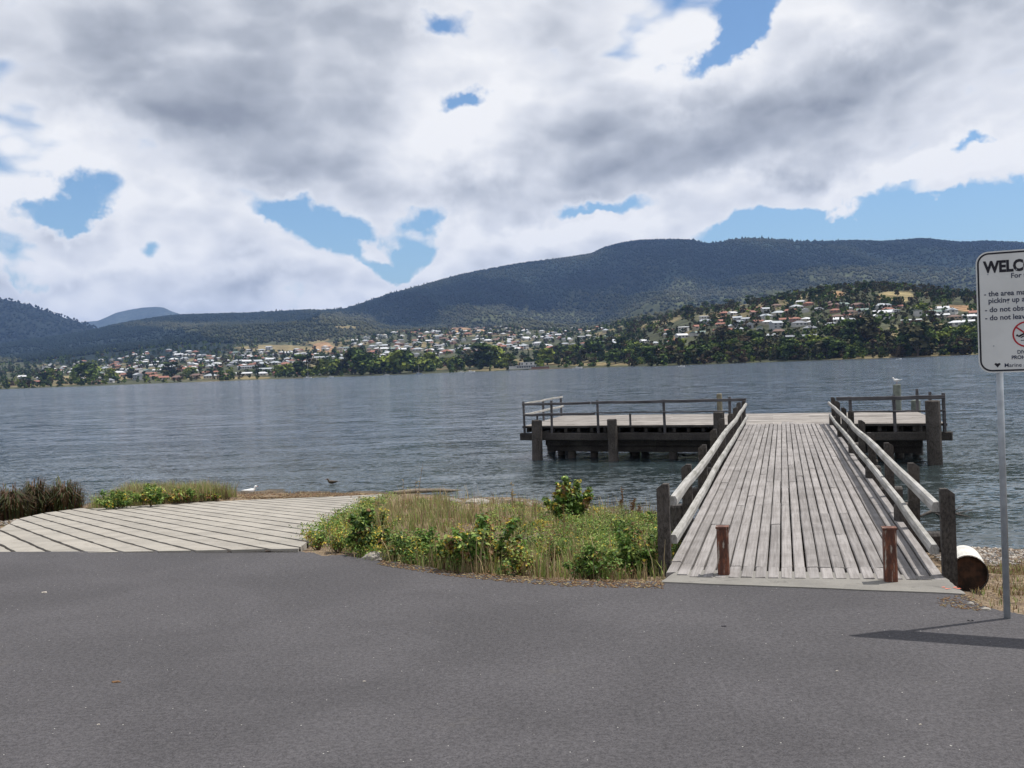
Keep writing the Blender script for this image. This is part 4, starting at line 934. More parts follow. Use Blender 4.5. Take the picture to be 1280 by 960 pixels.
RS = [resamp(K, 10 if K is K0 else 25) for K in KS]
RY = np.stack([r_[0] for r_ in RS]); RZ = np.stack([r_[1] for r_ in RS]); RZ[0] = WZ - .3
NV = [1, 40, 60, 45, 45, 60, 12]
def relief(x, y, k):
    """spurs and gullies, strongest between foothills and crest; k is the row coordinate 0..6"""
    w_ = np.interp(k, [0, 1, 2, 3, 4, 4.5, 4.8, 5, 6], [0, 2.5, 8, 45, 110, 55, 12, 0, 0]) * (np.interp(np.asarray(x) / y, [-.55, -.25, -.12, 0], [.25, .3, .7, 1]) if k > 2 else 1)
    qx = x + 500 * (fbm(x / 1500, y / 1500, 3, 21) - .5); qy = y + 500 * (fbm(x / 1500, y / 1500, 3, 31) - .5)
    rid = 1 - np.abs(2 * fbm(qx / 620 + qy / 2600, qy / 1500, 3, 41) - 1) * 2.2
    return w_ * (rid - .55) * 1.1 + w_ * .5 * (fbm(x / 160, y / 160, 4, 51) - .5)
rows_k = [0.0]
for s_ in range(6): rows_k += list(s_ + (np.arange(NV[s_ + 1]) + 1) / NV[s_ + 1])
rows_k = np.array(rows_k)
def rowsurf(k):
    """smooth interpolation through the control rows (monotone cubic in the row coordinate)"""
    i = int(min(math.floor(k), 5)); f = k - i; y = RY[i] * (1 - f) + RY[i + 1] * f
    def tang(j):
        if j == 0: return (RZ[1] - RZ[0]) * .3
        if j == 6: return RZ[6] - RZ[5]
        a = (RZ[j] - RZ[j - 1]) / (RY[j] - RY[j - 1]); b = (RZ[j + 1] - RZ[j]) / (RY[j + 1] - RY[j]); s__ = np.where(a * b > 0, 2 * a * b / (a + b + 1e-9), 0); return s__
    h_ = RY[i + 1] - RY[i]; m0 = tang(i) * (h_ if i > 0 else 1); m1 = tang(i + 1) * (h_ if i + 1 < 6 else 1)
    z = (2 * f**3 - 3 * f**2 + 1) * RZ[i] + (f**3 - 2 * f**2 + f) * m0 + (-2 * f**3 + 3 * f**2) * RZ[i + 1] + (f**3 - f**2) * m1
    return y, z
TY = []; TZ = []
for k in rows_k:
    y, z = rowsurf(k); x = TG * y; TY.append(y); TZ.append(z + relief(x, y, k) * (k > 0))
TY = np.array(TY); TZ = np.array(TZ); TX = TG[None] * TY
TPX, TPY = project(TX, TY, TZ)
RUN = np.minimum.accumulate(TPY, axis=0)     # running skyline, front to back
def far_hit(px, py):
    """where a sight line meets the far terrain (grid lookup)"""
    j = int(np.clip(np.searchsorted(TPX[80], px), 1, len(TG) - 1)); col = TPY[:, j]
    i = np.argmax(col <= py)
    if i == 0: return None
    f = (col[i - 1] - py) / (col[i - 1] - col[i] + 1e-9); f = min(max(f, 0), 1)
    return np.array([TX[i - 1, j] * (1 - f) + TX[i, j] * f, TY[i - 1, j] * (1 - f) + TY[i, j] * f, TZ[i - 1, j] * (1 - f) + TZ[i, j] * f]), rows_k[i]
# land cover: forest, open woodland, dry grass, lawn and bare earth; cloud shade and sunlit spurs coloured in
def cover(x, y, z, k, px, py):
    forest = np.array([.011, .017, .016]); wood_ = np.array([.052, .058, .032]); dry = np.array([.185, .150, .080]); lawn = np.array([.12, .155, .05]); sub = np.array([.062, .066, .040]); bare = np.array([.36, .23, .13])
    n1_ = fbm(x / 90, y / 160, 5, 61); n2_ = fbm(x / 400, y / 600, 4, 71)
    kk = k + (n2_ - .5) * 1.1
    a = np.clip((kk - 2.4) / .7, 0, 1)[..., None]
    c = sub * (1 - a) + (wood_ * (.35 + 1.1 * n2_[..., None])) * a
    b = np.clip((kk - 3.75 - .5 * (n1_ - .5)) / .55, 0, 1)[..., None]; c = c * (1 - b) + forest * (.3 + 3.2 * np.clip((fbm(x / 480 + y / 2000, y / 900, 5, 77)[..., None] - .36) * 2.2, 0, 1)) * b  # broad tone swings paint lit and shaded slopes into the forest
    g = np.clip((n1_ - .56) / .06, 0, 1) * (k < 2.3) * .75; c = c * (1 - g[..., None]) + dry * g[..., None]
    def patch(cx, cy, rx, ry, col, c, rag=.8):
        d = ((px - cx) / rx) ** 2 + ((py - cy) / ry) ** 2 + (fbm(px / 9, py / 4, 3, 81) - .5) * rag * 2; m_ = np.clip((1.15 - d) / .3, 0, 1)[..., None]; return c * (1 - m_) + col * m_
    c = patch(575, 412.5, 15, 3.0, bare, c, .4); c = patch(598, 413.5, 8, 2.2, bare, c, .4); c = patch(430, 409, 24, 2.0, dry * .9, c); c = patch(340, 436, 60, 4.5, dry, c); c = patch(255, 437, 40, 4, dry * .9, c); c = patch(405, 434, 14, 6, bare * .8, c)
    c = patch(1122, 371, 25, 7.5, dry * 1.15, c, .5); c = patch(1047, 368, 8, 4, bare * .8, c, .5); c = patch(1132, 419, 24, 6, dry * 1.1, c, .6); c = patch(1170, 412, 12, 10, dry * 1.1, c, .6); c = patch(925, 426.5, 30, 3.2, lawn * 1.2, c, .3)
    c = patch(1210, 385, 50, 4, bare * .6, c); c = patch(735, 455, 70, 2, dry, c, .4); c = patch(880, 448, 26, 4, bare * .7, c); c = patch(270, 472, 70, 1.8, dry, c, .5); c = patch(120, 472, 90, 2.5, dry, c); c = patch(160, 469, 45, 1.3, bare * .7, c, .3)
    c = patch(110, 432, 190, 24, forest * 1.3, c, .35); c = patch(300, 398, 190, 7, forest * 1.5, c, .4); c = patch(852, 366, 20, 16, wood_ * 1.5, c, .9); c = patch(610, 393, 60, 9, wood_ * 1.25, c, 1.0); c = patch(690, 398, 50, 8, wood_ * 1.35, c, 1.0); c = patch(1060, 347, 60, 8, wood_ * 1.2, c, 1.0); c = patch(1180, 350, 60, 6, wood_ * 1.2, c, 1.0); c = patch(935, 368, 60, 8, wood_ * 1.2, c, 1.0); c = patch(430, 400, 40, 8, wood_ * 1.3, c, .9); c = patch(340, 415, 90, 12, wood_ * .75, c, .8)  # lighter olive patches paint sunlit spurs; the dark ones are forest
    return np.clip(c, 0, 1)
COL = cover(TX, TY, TZ, rows_k[:, None] * np.ones_like(TX), TPX, TPY)
def far_mat(name):
    m_, n, b = new_mat(name); at = n.n('Attribute', attribute_name='cover'); pos = n.n('NewGeometry').outputs['Position']
    f = n.noise(pos, .022, 6, .7); g = n.noise(pos, .12, 4, .7)
    k = n.math('MULTIPLY', n.maprange(f, .32, .68, .62, 1.4), n.maprange(g, .35, .65, .7, 1.3))
    setb(n, b, 'Base Color', n.vm('SCALE', at.outputs['Color'], sc_=k)); b.inputs['Roughness'].default_value = 1.0; b.inputs['Specular IOR Level'].default_value = .05
    return m_
M_far = far_mat('hill_cover_and_light')
def grid_obj(name, X, Y, Z, CC, mat):
    a, b = X.shape; idx = np.arange(a * b).reshape(a, b); Fc = np.stack([idx[:-1, :-1], idx[:-1, 1:], idx[1:, 1:], idx[1:, :-1]], -1).reshape(-1, 4)
    o_ = np_mesh(name, np.stack([X, Y, Z], -1).reshape(-1, 3), Fc, mat, smooth=True); at = o_.data.attributes.new('cover', 'FLOAT_COLOR', 'POINT')
    at.data.foreach_set('color', np.concatenate([CC.reshape(-1, 3), np.ones((a * b, 1))], 1).astype(np.float32).ravel()); return o_
o = grid_obj('hills', TX, TY, TZ, COL, M_far); tag(o, 'far shore rising through suburbs and foothills to a long forested mountain', 'hills', kind='structure')
# the hill at the left edge, farther back, and the distant mesa
def ridge(name, crest, foot_d, crest_d, back_d, col, label, rel, sd_):
    w_ = np.array([PD(x, y, crest_d) for x, y in crest]); t_ = np.linspace(w_[0, 0] / crest_d, w_[-1, 0] / crest_d, 420); zc = np.interp(t_, w_[:, 0] / crest_d, w_[:, 2]); zc = smooth(zc, 4)
    v = np.linspace(0, 1, 70); Y = np.concatenate([foot_d + (crest_d - foot_d) * v, crest_d + (back_d - crest_d) * v[1:]]); s_ = np.concatenate([v ** 1.25, np.cos(v[1:] * 1.57)])
    Yg = Y[:, None] * np.ones_like(t_)[None]; Xg = t_[None] * Yg; Zg = zc[None] * s_[:, None]
    bell = (np.sin(np.clip(s_, 0, 1) * math.pi) ** .7)[:, None]; rid = 1 - np.abs(2 * fbm(Xg / 700 + Yg / 2500, Yg / 1600, 4, sd_) - 1) * 2
    Zg = Zg + rel * bell * (rid - .5); px, py = project(Xg, Yg, Zg); nn = fbm(Xg / 500, Yg / 700, 4, sd_ + 3)[..., None]
    o_ = grid_obj(name, Xg, Yg, Zg, np.array(col)[None, None] * (.6 + .9 * nn), M_far); tag(o_, label, 'hill', kind='structure')
    return Xg, Yg, Zg, px, py
LH = ridge('hills', [(-500,330),(-300,335),(-150,350),(-60,362),(0,373.5),(15,376),(30,380),(60,389.5),(80,397),(95,402),(110,407),(125,413),(150,424),(200,440),(260,460)], 4600, 6600, 8000, (.013, .018, .016), 'dark forested hill sloping down from the left edge', 55, 91)
ME = ridge('mountain', [(20,430),(60,418),(90,406),(105,402.5),(122,401),(132,397),(145,391),(160,387.5),(178,384.5),(195,383.5),(205,384.5),(214,389),(230,394),(260,400),(330,415)], 11500, 13500, 16000, (.05, .062, .05), 'pale blue flat-topped mountain in the far distance', 60, 97)

# ------------------------------------------------------------------ forest texture: canopy clumps on the slopes
def canopies(name, pts_, size, mats, label, kind='stuff', tall=1.15, lum=None):
    """low crown shapes, a jittered eight-sided dome each"""
    base = np.array([(0, 0, 1)] + [(math.cos(k * 1.2566) * .62, math.sin(k * 1.2566) * .62, .62) for k in range(5)] + [(math.cos(k * 1.2566 + .6), math.sin(k * 1.2566 + .6), -.05) for k in range(5)] + [(0, 0, -.6)])
    tri = [(0, 1 + k, 1 + (k + 1) % 5) for k in range(5)] + [(1 + k, 6 + k, 1 + (k + 1) % 5) for k in range(5)] + [(1 + (k + 1) % 5, 6 + k, 6 + (k + 1) % 5) for k in range(5)] + [(6 + k, 11, 6 + (k + 1) % 5) for k in range(5)]
    tri = np.array(tri); n_ = len(pts_); s_ = size * R.uniform(.55, 1.35, n_); a = R.uniform(0, 6.28, n_)
    v = base[None] * (1 + R.uniform(-.22, .22, (n_, 12, 3))) * s_[:, None, None]; v[..., 2] *= tall * R.uniform(.8, 1.3, (n_, 1))
    x = v[..., 0] * np.cos(a)[:, None] - v[..., 1] * np.sin(a)[:, None]; y = v[..., 0] * np.sin(a)[:, None] + v[..., 1] * np.cos(a)[:, None]
    V = np.stack([x + pts_[:, :1], y + pts_[:, 1:2], v[..., 2] + pts_[:, 2:3] + s_[:, None] * .4], -1).reshape(-1, 3); Fc = (tri[None] + (np.arange(n_) * 12)[:, None, None]).reshape(-1, 3)
    cl = fbm(pts_[:, 0] / 120, pts_[:, 1] / 120, 3, 15) + R.uniform(-.25, .25, n_); order = np.argsort(np.argsort(cl)) / n_
    mi = np.minimum((order * len(mats)).astype(int), len(mats) - 1)
    if lum is not None: mi = np.clip(np.round(np.interp(lum, [.035, .06, .10, .17], [0, 1, 2, len(mats) - 1]) + R.uniform(-.45, .45, n_)), 0, len(mats) - 1).astype(int)
    o_ = np_mesh(name, V, Fc, mats, mi=np.repeat(mi, 20)); tag(o_, label, 'forest', kind=kind); return o_
def fmat(name, col, var=.45):
    m_, n, b = new_mat(name); r = n.n('NewGeometry').outputs['Random Per Island']; c = n.mix(r, tuple(x * (1 - var) for x in col), tuple(x * (1 + var) for x in col)); setb(n, b, 'Base Color', c); b.inputs['Roughness'].default_value = 1.0; b.inputs['Specular IOR Level'].default_value = .05; return m_
F1 = fmat('forest_dark_shade', (.0085, .014, .014), .2); F2 = fmat('forest_mid', (.013, .020, .017), .2); F3 = fmat('forest_olive_lit', (.034, .040, .026), .2); F4 = fmat('woodland_olive_lit', (.060, .062, .038), .25); F5 = fmat('woodland_green', (.048, .064, .026)); F6 = fmat('woodland_brown', (.085, .066, .040)); F0 = fmat('woodland_dark', (.026, .038, .02))  # dark forest tones include painted cloud shade, olive ones painted sunlight
def scatter_rows(k0, k1, n_, keep=None, vis=2.5):
    i0 = np.searchsorted(rows_k, k0); i1 = np.searchsorted(rows_k, k1); ii = R.uniform(i0, i1 - 1.01, n_); jj = R.uniform(0, len(TG) - 1.01, n_)
    a = ii.astype(int); b = jj.astype(int); fa = ii - a; fb = jj - b
    def bl(Q): return (Q[a, b] * (1 - fa) * (1 - fb) + Q[a + 1, b] * fa * (1 - fb) + Q[a, b + 1] * (1 - fa) * fb + Q[a + 1, b + 1] * fa * fb)
    p_ = np.stack([bl(TX), bl(TY), bl(TZ)], 1); px, py = bl(TPX), bl(TPY); ok = (px > -60) & (px < 1340) & (py < RUN[a, b] + vis)
    lum = COL[a, b].sum(1)
    if keep is not None: ok &= keep(px, py, lum, ii)
    scatter_rows.lum = lum[ok]; return p_[ok], px[ok], py[ok]
Pm, _, _ = scatter_rows(3.6, 5.0, 95000, lambda px, py, lum, ii: R.random(len(lum)) < np.interp(lum, [.10, .20, .5], [1, .85, .5]))
canopies('mountain_forest', Pm, 5.5, [F1, F2, F3, F4], 'unbroken eucalypt forest, cloud shade and lit spurs in its colour, covering the long mountain', lum=scatter_rows.lum)
i5 = np.searchsorted(rows_k, 5.0); jj = R.integers(0, len(TG), 2600); crestp = np.stack([TX[i5, jj], TY[i5, jj], TZ[i5, jj] - 3], 1)
canopies('ridge_forest', crestp, 7, [F1, F2], 'fringe of tree tops along the mountain skyline', tall=2.0)
Pf, _, _ = scatter_rows(2.15, 4.3, 46000, lambda px, py, lum, ii: (lum < .36) & (R.random(len(lum)) < .85))
canopies('foothill_forest', Pf, 5, [F1, F2, F3, F4], 'olive woodland over the foothills behind the suburbs', lum=scatter_rows.lum)
X_, Y_2, Z_2, px_, py_ = LH; ii = R.integers(5, 71, 14000); jj = R.integers(1, 419, 14000); ok = (px_[ii, jj] > -60) & (px_[ii, jj] < 300)
canopies('hill_forest', np.stack([X_[ii, jj] + R.uniform(-30, 30, 14000), Y_2[ii, jj], Z_2[ii, jj]], 1)[ok], 7, [F1, F1, F2, F2], 'dark forest covering the hill at the left edge')

# ------------------------------------------------------------------ trees across the water
T_mats = [fmat('crown_dark', (.036, .054, .022), .4), fmat('crown_green', (.072, .105, .030), .5), fmat('crown_lime', (.15, .18, .040), .4), fmat('crown_olive', (.062, .060, .032), .5), fmat('crown_brown', (.078, .058, .034), .4)]
M_trunk = plain('bark', (.12, .095, .075), var=.4, scale=1)
def crown_mesh(W_, H_, z0, lobes, n_, leaf, mats_w, shape='round'):
    cs_ = []
    for i in range(lobes):
        u = R.uniform(0, 1); zz = z0 + H_ * (u if shape != 'cone' else u ** 1.3); rad_ = W_ * {'round': math.sqrt(max(.08, 1 - (2 * u - 1) ** 2 * .85)), 'cone': 1.0 - .85 * u, 'column': .8 if u < .8 else .5, 'flat': .6 + .5 * u}[shape]
        a = R.uniform(0, 6.28); rr = rad_ * R.uniform(.2, .75); cs_.append((rr * math.cos(a), rr * math.sin(a), zz, rad_ * R.uniform(.38, .6)))
    cs_ = np.array(cs_); k = R.integers(lobes, size=n_); d = R.normal(size=(n_, 3)); d /= np.linalg.norm(d, axis=1, keepdims=True)
    cen = cs_[k, :3] + d * cs_[k, 3:4] * R.uniform(.55, 1.05, (n_, 1)) * np.array([1, 1, .75]); V, Fc = leaf_quads(cen, d + R.normal(size=(n_, 3)) * .5, R.uniform(.6, 1.3, n_) * leaf, .8)
    mi = R.choice(5, size=lobes, p=np.array(mats_w) / sum(mats_w))[k]; return V, Fc, np.concatenate([mi, mi])
def proto_tree(name, W_, H_, z0, lobes, n_, leaf, mw, shape, trunk_r=.35):
    e = empty(name); V, Fc, mi = crown_mesh(W_, H_, z0, lobes, n_, leaf, mw, shape); np_mesh('crown', V, Fc, T_mats, e, mi=mi)
    mb_ = MB(); mb_.tube([(0, 0, -1), (.1, 0, z0 * .6), (0, .1, z0 + H_ * .5)], [trunk_r, trunk_r * .8, trunk_r * .35], 7)
    for i in range(4):
        a = i * 1.6 + 1; mb_.tube([(0, 0, z0 * .7), (math.cos(a) * W_ * .3, math.sin(a) * W_ * .3, z0 + H_ * .3), (math.cos(a) * W_ * .55, math.sin(a) * W_ * .55, z0 + H_ * .55)], [trunk_r * .5, trunk_r * .35, .08], 5, cap=False)
    mb_.build('trunk', M_trunk, e); KIDS[e.name] = list(e.children); return e, W_, H_ + z0
KIND = {
 'dark': [proto_tree('evergreen_tree', 4.6, 9, 1.5, 15, 700, .75, (8, 2, 0, 1, 0), 'round'), proto_tree('evergreen_tree', 5.4, 8, 1.5, 17, 750, .8, (7, 2, 0, 2, 0), 'round')],
 'green': [proto_tree('broadleaf_tree', 5, 8, 1.5, 15, 700, .75, (2, 7, 2, 1, 0), 'round'), proto_tree('broadleaf_tree', 5.5, 7, 1.2, 16, 700, .75, (1, 6, 2, 2, 0), 'round')],
 'lime': [proto_tree('willow_tree', 5, 8.5, 1.0, 14, 650, .75, (0, 3, 7, 0, 0), 'round')],
 'gum': [proto_tree('gum_tree', 5, 7, 3.5, 9, 480, .75, (2, 1, 0, 7, .6), 'flat', .3), proto_tree('gum_tree', 4.5, 8, 4, 9, 460, .75, (2, 2, 0, 6, 1), 'flat', .3)],
 'brown': [proto_tree('bronze_tree', 4.5, 7, 1.5, 12, 560, .75, (0, 1, 0, 3, 7), 'round')],
 'pine': [proto_tree('pine_tree', 3.4, 13, 1.5, 20, 760, .7, (8, 1, 0, .5, 0), 'cone')],
 'poplar': [proto_tree('poplar_tree', 1.7, 13, 1.0, 14, 420, .6, (1, 4, 5, 0, 0), 'column')],
}
WORD = {'dark': 'dark evergreen tree', 'green': 'mid green leafy tree', 'lime': 'yellow-green willow-like tree', 'gum': 'olive gum tree', 'brown': 'bronze-brown leafy tree', 'pine': 'dark conical pine', 'poplar': 'slim upright poplar'}
USED = set(); NT_ = [0]
def set_tree(kind, p_, hpx, wf, label, group):
    """hpx: height in photo pixels at that distance"""
    c = KIND[kind][R.integers(len(KIND[kind]))]; pr, W_, H_ = c; h_m = hpx * p_[1] / F; s_ = h_m / H_
    if pr.name not in USED: USED.add(pr.name); o_ = pr
    else: o_ = copy_tree(pr)
    o_.location = (p_[0], p_[1], p_[2] - .2); o_.rotation_euler = (0, 0, R.uniform(0, 6.28)); o_.scale = (s_ * wf, s_ * wf, s_)
    tag(o_, label, 'tree', group); NT_[0] += 1; return o_
def fh(px, py):
    r_ = far_hit(px, py)
    return None if r_ is None else r_[0]
# named shore trees: px of foot, px height, width factor, kind
TREES = [(108,478,28,1.3,'green','beside red roofs at the left end of the far shore'),(60,480,24,1.4,'green','left of the first tall tree on the far left shore'),(32,484,16,1.5,'dark','at the extreme left of the far shore'),(138,477,20,1.3,'lime','right of the leftmost tall green tree'),
 (162,474,16,1.6,'dark','above the bare strip on the far left shore'),(212,471,22,1.7,'dark','alone at the water among warehouses, left of the middle'),(236,470,13,1.4,'green','right of the lone dark shore tree'),(378,471,30,1.3,'dark','tall, just left of the moored sailing boat'),(350,470,16,1.3,'lime','left of the tall dark tree by the sailing boat'),(402,469,22,1.1,'lime','right of the sailing boat mast'),
 (420,469,20,1.3,'green','second right of the sailing boat mast'),(442,468,34,1.1,'dark','tallest of the dense shore grove in the left middle'),(460,468,28,1.4,'green','in the dense shore grove, right of its tallest tree'),(474,467,22,1.4,'dark','in the middle of the dense shore grove'),(498,467,30,1.3,'green','round, at the right of the dense shore grove'),(514,466,20,1.5,'green','at the right end of the dense shore grove'),
 (536,463,24,1.4,'lime','behind the brown-roofed shore houses'),(566,462,16,1.5,'green','beside the low brown shore houses'),(600,461,34,1.8,'dark','widest dark clump left of the boat shed'),(616,460,30,1.3,'lime','bright, just left of the boat shed'),(632,459,18,1.4,'green','touching the left wall of the boat shed'),(584,462,16,1.2,'gum','left of the widest dark clump'),
 (682,456,22,1.6,'lime','pale, behind the right end of the marina building'),(706,454,16,1.4,'brown','right of the marina building'),(722,452,34,.9,'pine','leftmost of the tall dark pines behind the beach'),(738,452,28,1.3,'dark','between the pines behind the beach'),(750,451,36,.9,'pine','tallest pine behind the beach'),(764,451,26,1.2,'pine','right of the tallest pine behind the beach'),(775,449,30,1.0,'dark','at the right end of the dark row behind the beach'),
 (792,446,18,1.4,'green','above the beach end near the point'),(814,455,24,1.6,'dark','big round, at the water on the point'),(838,454,16,1.4,'dark','small, on the rocky point right of the big round tree'),(868,452,22,1.4,'green','on the bank right of the long brown-roofed house'),(890,451,18,1.5,'brown','bronze patch on the bank by the orange earth'),(840,432,14,.9,'pine','beside the long brown-roofed house'),
 (900,430,24,1.3,'brown','large, left of the green paddock on the hill'),(1086,434,46,1.2,'gum','tallest gum in the middle of the right bank'),(1066,436,40,1.2,'dark','left of the tallest gum on the right bank'),(1042,430,26,1.4,'gum','olive, half way up the right hill above the bank'),(1144,445,42,1.3,'dark','big, right of the dry grass slope on the right bank'),(1160,440,30,1.2,'gum','beside the big dark tree near the two storey white house'),
 (1128,404,18,1.2,'gum','behind the bright white roof'),(1165,405,18,1.1,'brown','between the white roofs near the two storey house'),(1120,386,16,1.1,'dark','dark one above the bright white roof'),(1150,392,14,1.3,'green','above the pavilion with the pale roof'),(1202,424,18,1.4,'lime','bright bush below the two storey white house'),(1185,426,18,1.4,'green','left below the two storey white house'),(1216,426,18,1.3,'green','by the sign edge below the two storey white house')]
for x, y, h_, wf, kd, where in TREES:
    p = fh(x, min(y, shore_y(x, np.interp(x, [a for a, b in shore_px], [b for a, b in shore_px])) - .8))
    if p is None: continue
    set_tree(kd, p, h_ * (.8 if x < 360 else .9), wf, (WORD[kd] + ' ' + where), None)
# the rest of the individual trees, by stretch of shore
def strip_trees(n_, xr, yf, hr, kinds, group, gap=5):
    got = []
    for tries in range(n_ * 12):
        if len(got) >= n_: break
        x = R.uniform(*xr); y0, y1 = yf(x); y = R.uniform(y0, y1)
        if any(abs(x - a) < gap and abs(y - b) < gap * .6 for a, b in got): continue
        p = fh(x, y)
        if p is None: continue
        got.append((x, y)); kd = kinds[R.integers(len(kinds))]; set_tree(kd, p, R.uniform(*hr) , R.uniform(1.0, 1.6), WORD[kd] + ' ' + group[0], WORD[kd] + 's ' + group[1])
ysh = lambda x: float(np.interp(x, [a for a, b in shore_px], [shore_y(a, b) for a, b in shore_px]))
strip_trees(62, (825, 1235), lambda x: (ysh(x) - 9, ysh(x) - 1), (11, 24), ['dark', 'green', 'gum', 'dark', 'brown', 'green', 'gum'], ('in the thick scrub along the right bank of the far shore', 'in the scrub along the right bank'))
strip_trees(34, (900, 1230), lambda x: (ysh(x) - 26, ysh(x) - 8), (10, 22), ['dark', 'green', 'gum', 'gum', 'brown'], ('on the bank slope below the right hill houses', 'on the bank slope below the right hill houses'))
strip_trees(40, (790, 1240), lambda x: (np.interp(x, [790, 900, 1000, 1100, 1240], [402, 382, 366, 357, 368]), np.interp(x, [790, 900, 1000, 1100, 1240], [408, 392, 378, 370, 380])), (7, 12), ['gum', 'dark', 'gum'], ('on the crest of the right hill against the mountain', 'on the crest of the right hill'), 4)
strip_trees(30, (640, 830), lambda x: (ysh(x) - 22, ysh(x) - 4), (9, 18), ['dark', 'green', 'pine', 'dark', 'gum'], ('in the belt behind the beach', 'in the belt behind the beach'))
strip_trees(40, (330, 640), lambda x: (ysh(x) - 9, ysh(x) - 1.2), (6, 13), ['dark', 'green', 'lime', 'green', 'brown', 'lime'], ('among the middle shore houses of the far side', 'among the middle shore houses'))
strip_trees(26, (-5, 330), lambda x: (ysh(x) - 9, ysh(x) - 1.5), (4, 9), ['dark', 'green', 'lime', 'dark'], ('low on the far left shore', 'low on the far left shore'))
for kd in KIND:
    for pr, *_ in KIND[kd]:
        if pr.name not in USED:
            for ch in list(pr.children): bpy.data.objects.remove(ch)
            bpy.data.objects.remove(pr)
# smaller trees among the houses, hundreds of them: one mass
def leafy_mass(name, pts_, size, mats_w, label):
    vs, fs, ms = [], [], []; var = [crown_mesh(1, 1.7, .1, 6, 44, .34, (1, 0, 0, 0, 0), 'round') for _ in range(6)]; o_ = 0
    for p_ in pts_:
        V, Fc, mi = var[R.integers(6)]; s_ = size * R.uniform(.6, 1.4); a = R.uniform(0, 6.28); M_ = np.array([[math.cos(a), -math.sin(a), 0], [math.sin(a), math.cos(a), 0], [0, 0, R.uniform(.7, 1.2)]]) * s_
        vs.append(V @ M_.T + p_); fs.append(Fc + o_); o_ += len(V); k = R.choice(5, p=np.array(mats_w) / sum(mats_w)); ms.append(np.full(len(Fc), k))
    ob_ = np_mesh(name, np.concatenate(vs), np.concatenate(fs), T_mats, mi=np.concatenate(ms)); tag(ob_, label, 'woodland', kind='stuff')
Pw, px, py = scatter_rows(.05, 2.4, 9000, lambda px, py, lum, ii: (px < 800) & (lum < .40) & (fbm(px / 14, py / 5, 3, 33) > .36), 1)
leafy_mass('suburb_woodland', Pw[:3200], 4.2, (6, 4, 1.2, 2.5, .6), 'small garden trees scattered through the suburbs across the water')
Pw, px, py = scatter_rows(.03, 2.15, 13000, lambda px, py, lum, ii: (px > 780) & (lum < .45) & (fbm(px / 16, py / 6, 3, 34) > np.interp(py, [355, 385, 400, 430, 440], [.30, .38, .46, .40, .30])), 1)
leafy_mass('hillside_woodland', Pw[:4600], 3.1, (4, 3, .8, 5, 1.2), 'olive and green scrub and trees scattered over the right hill')

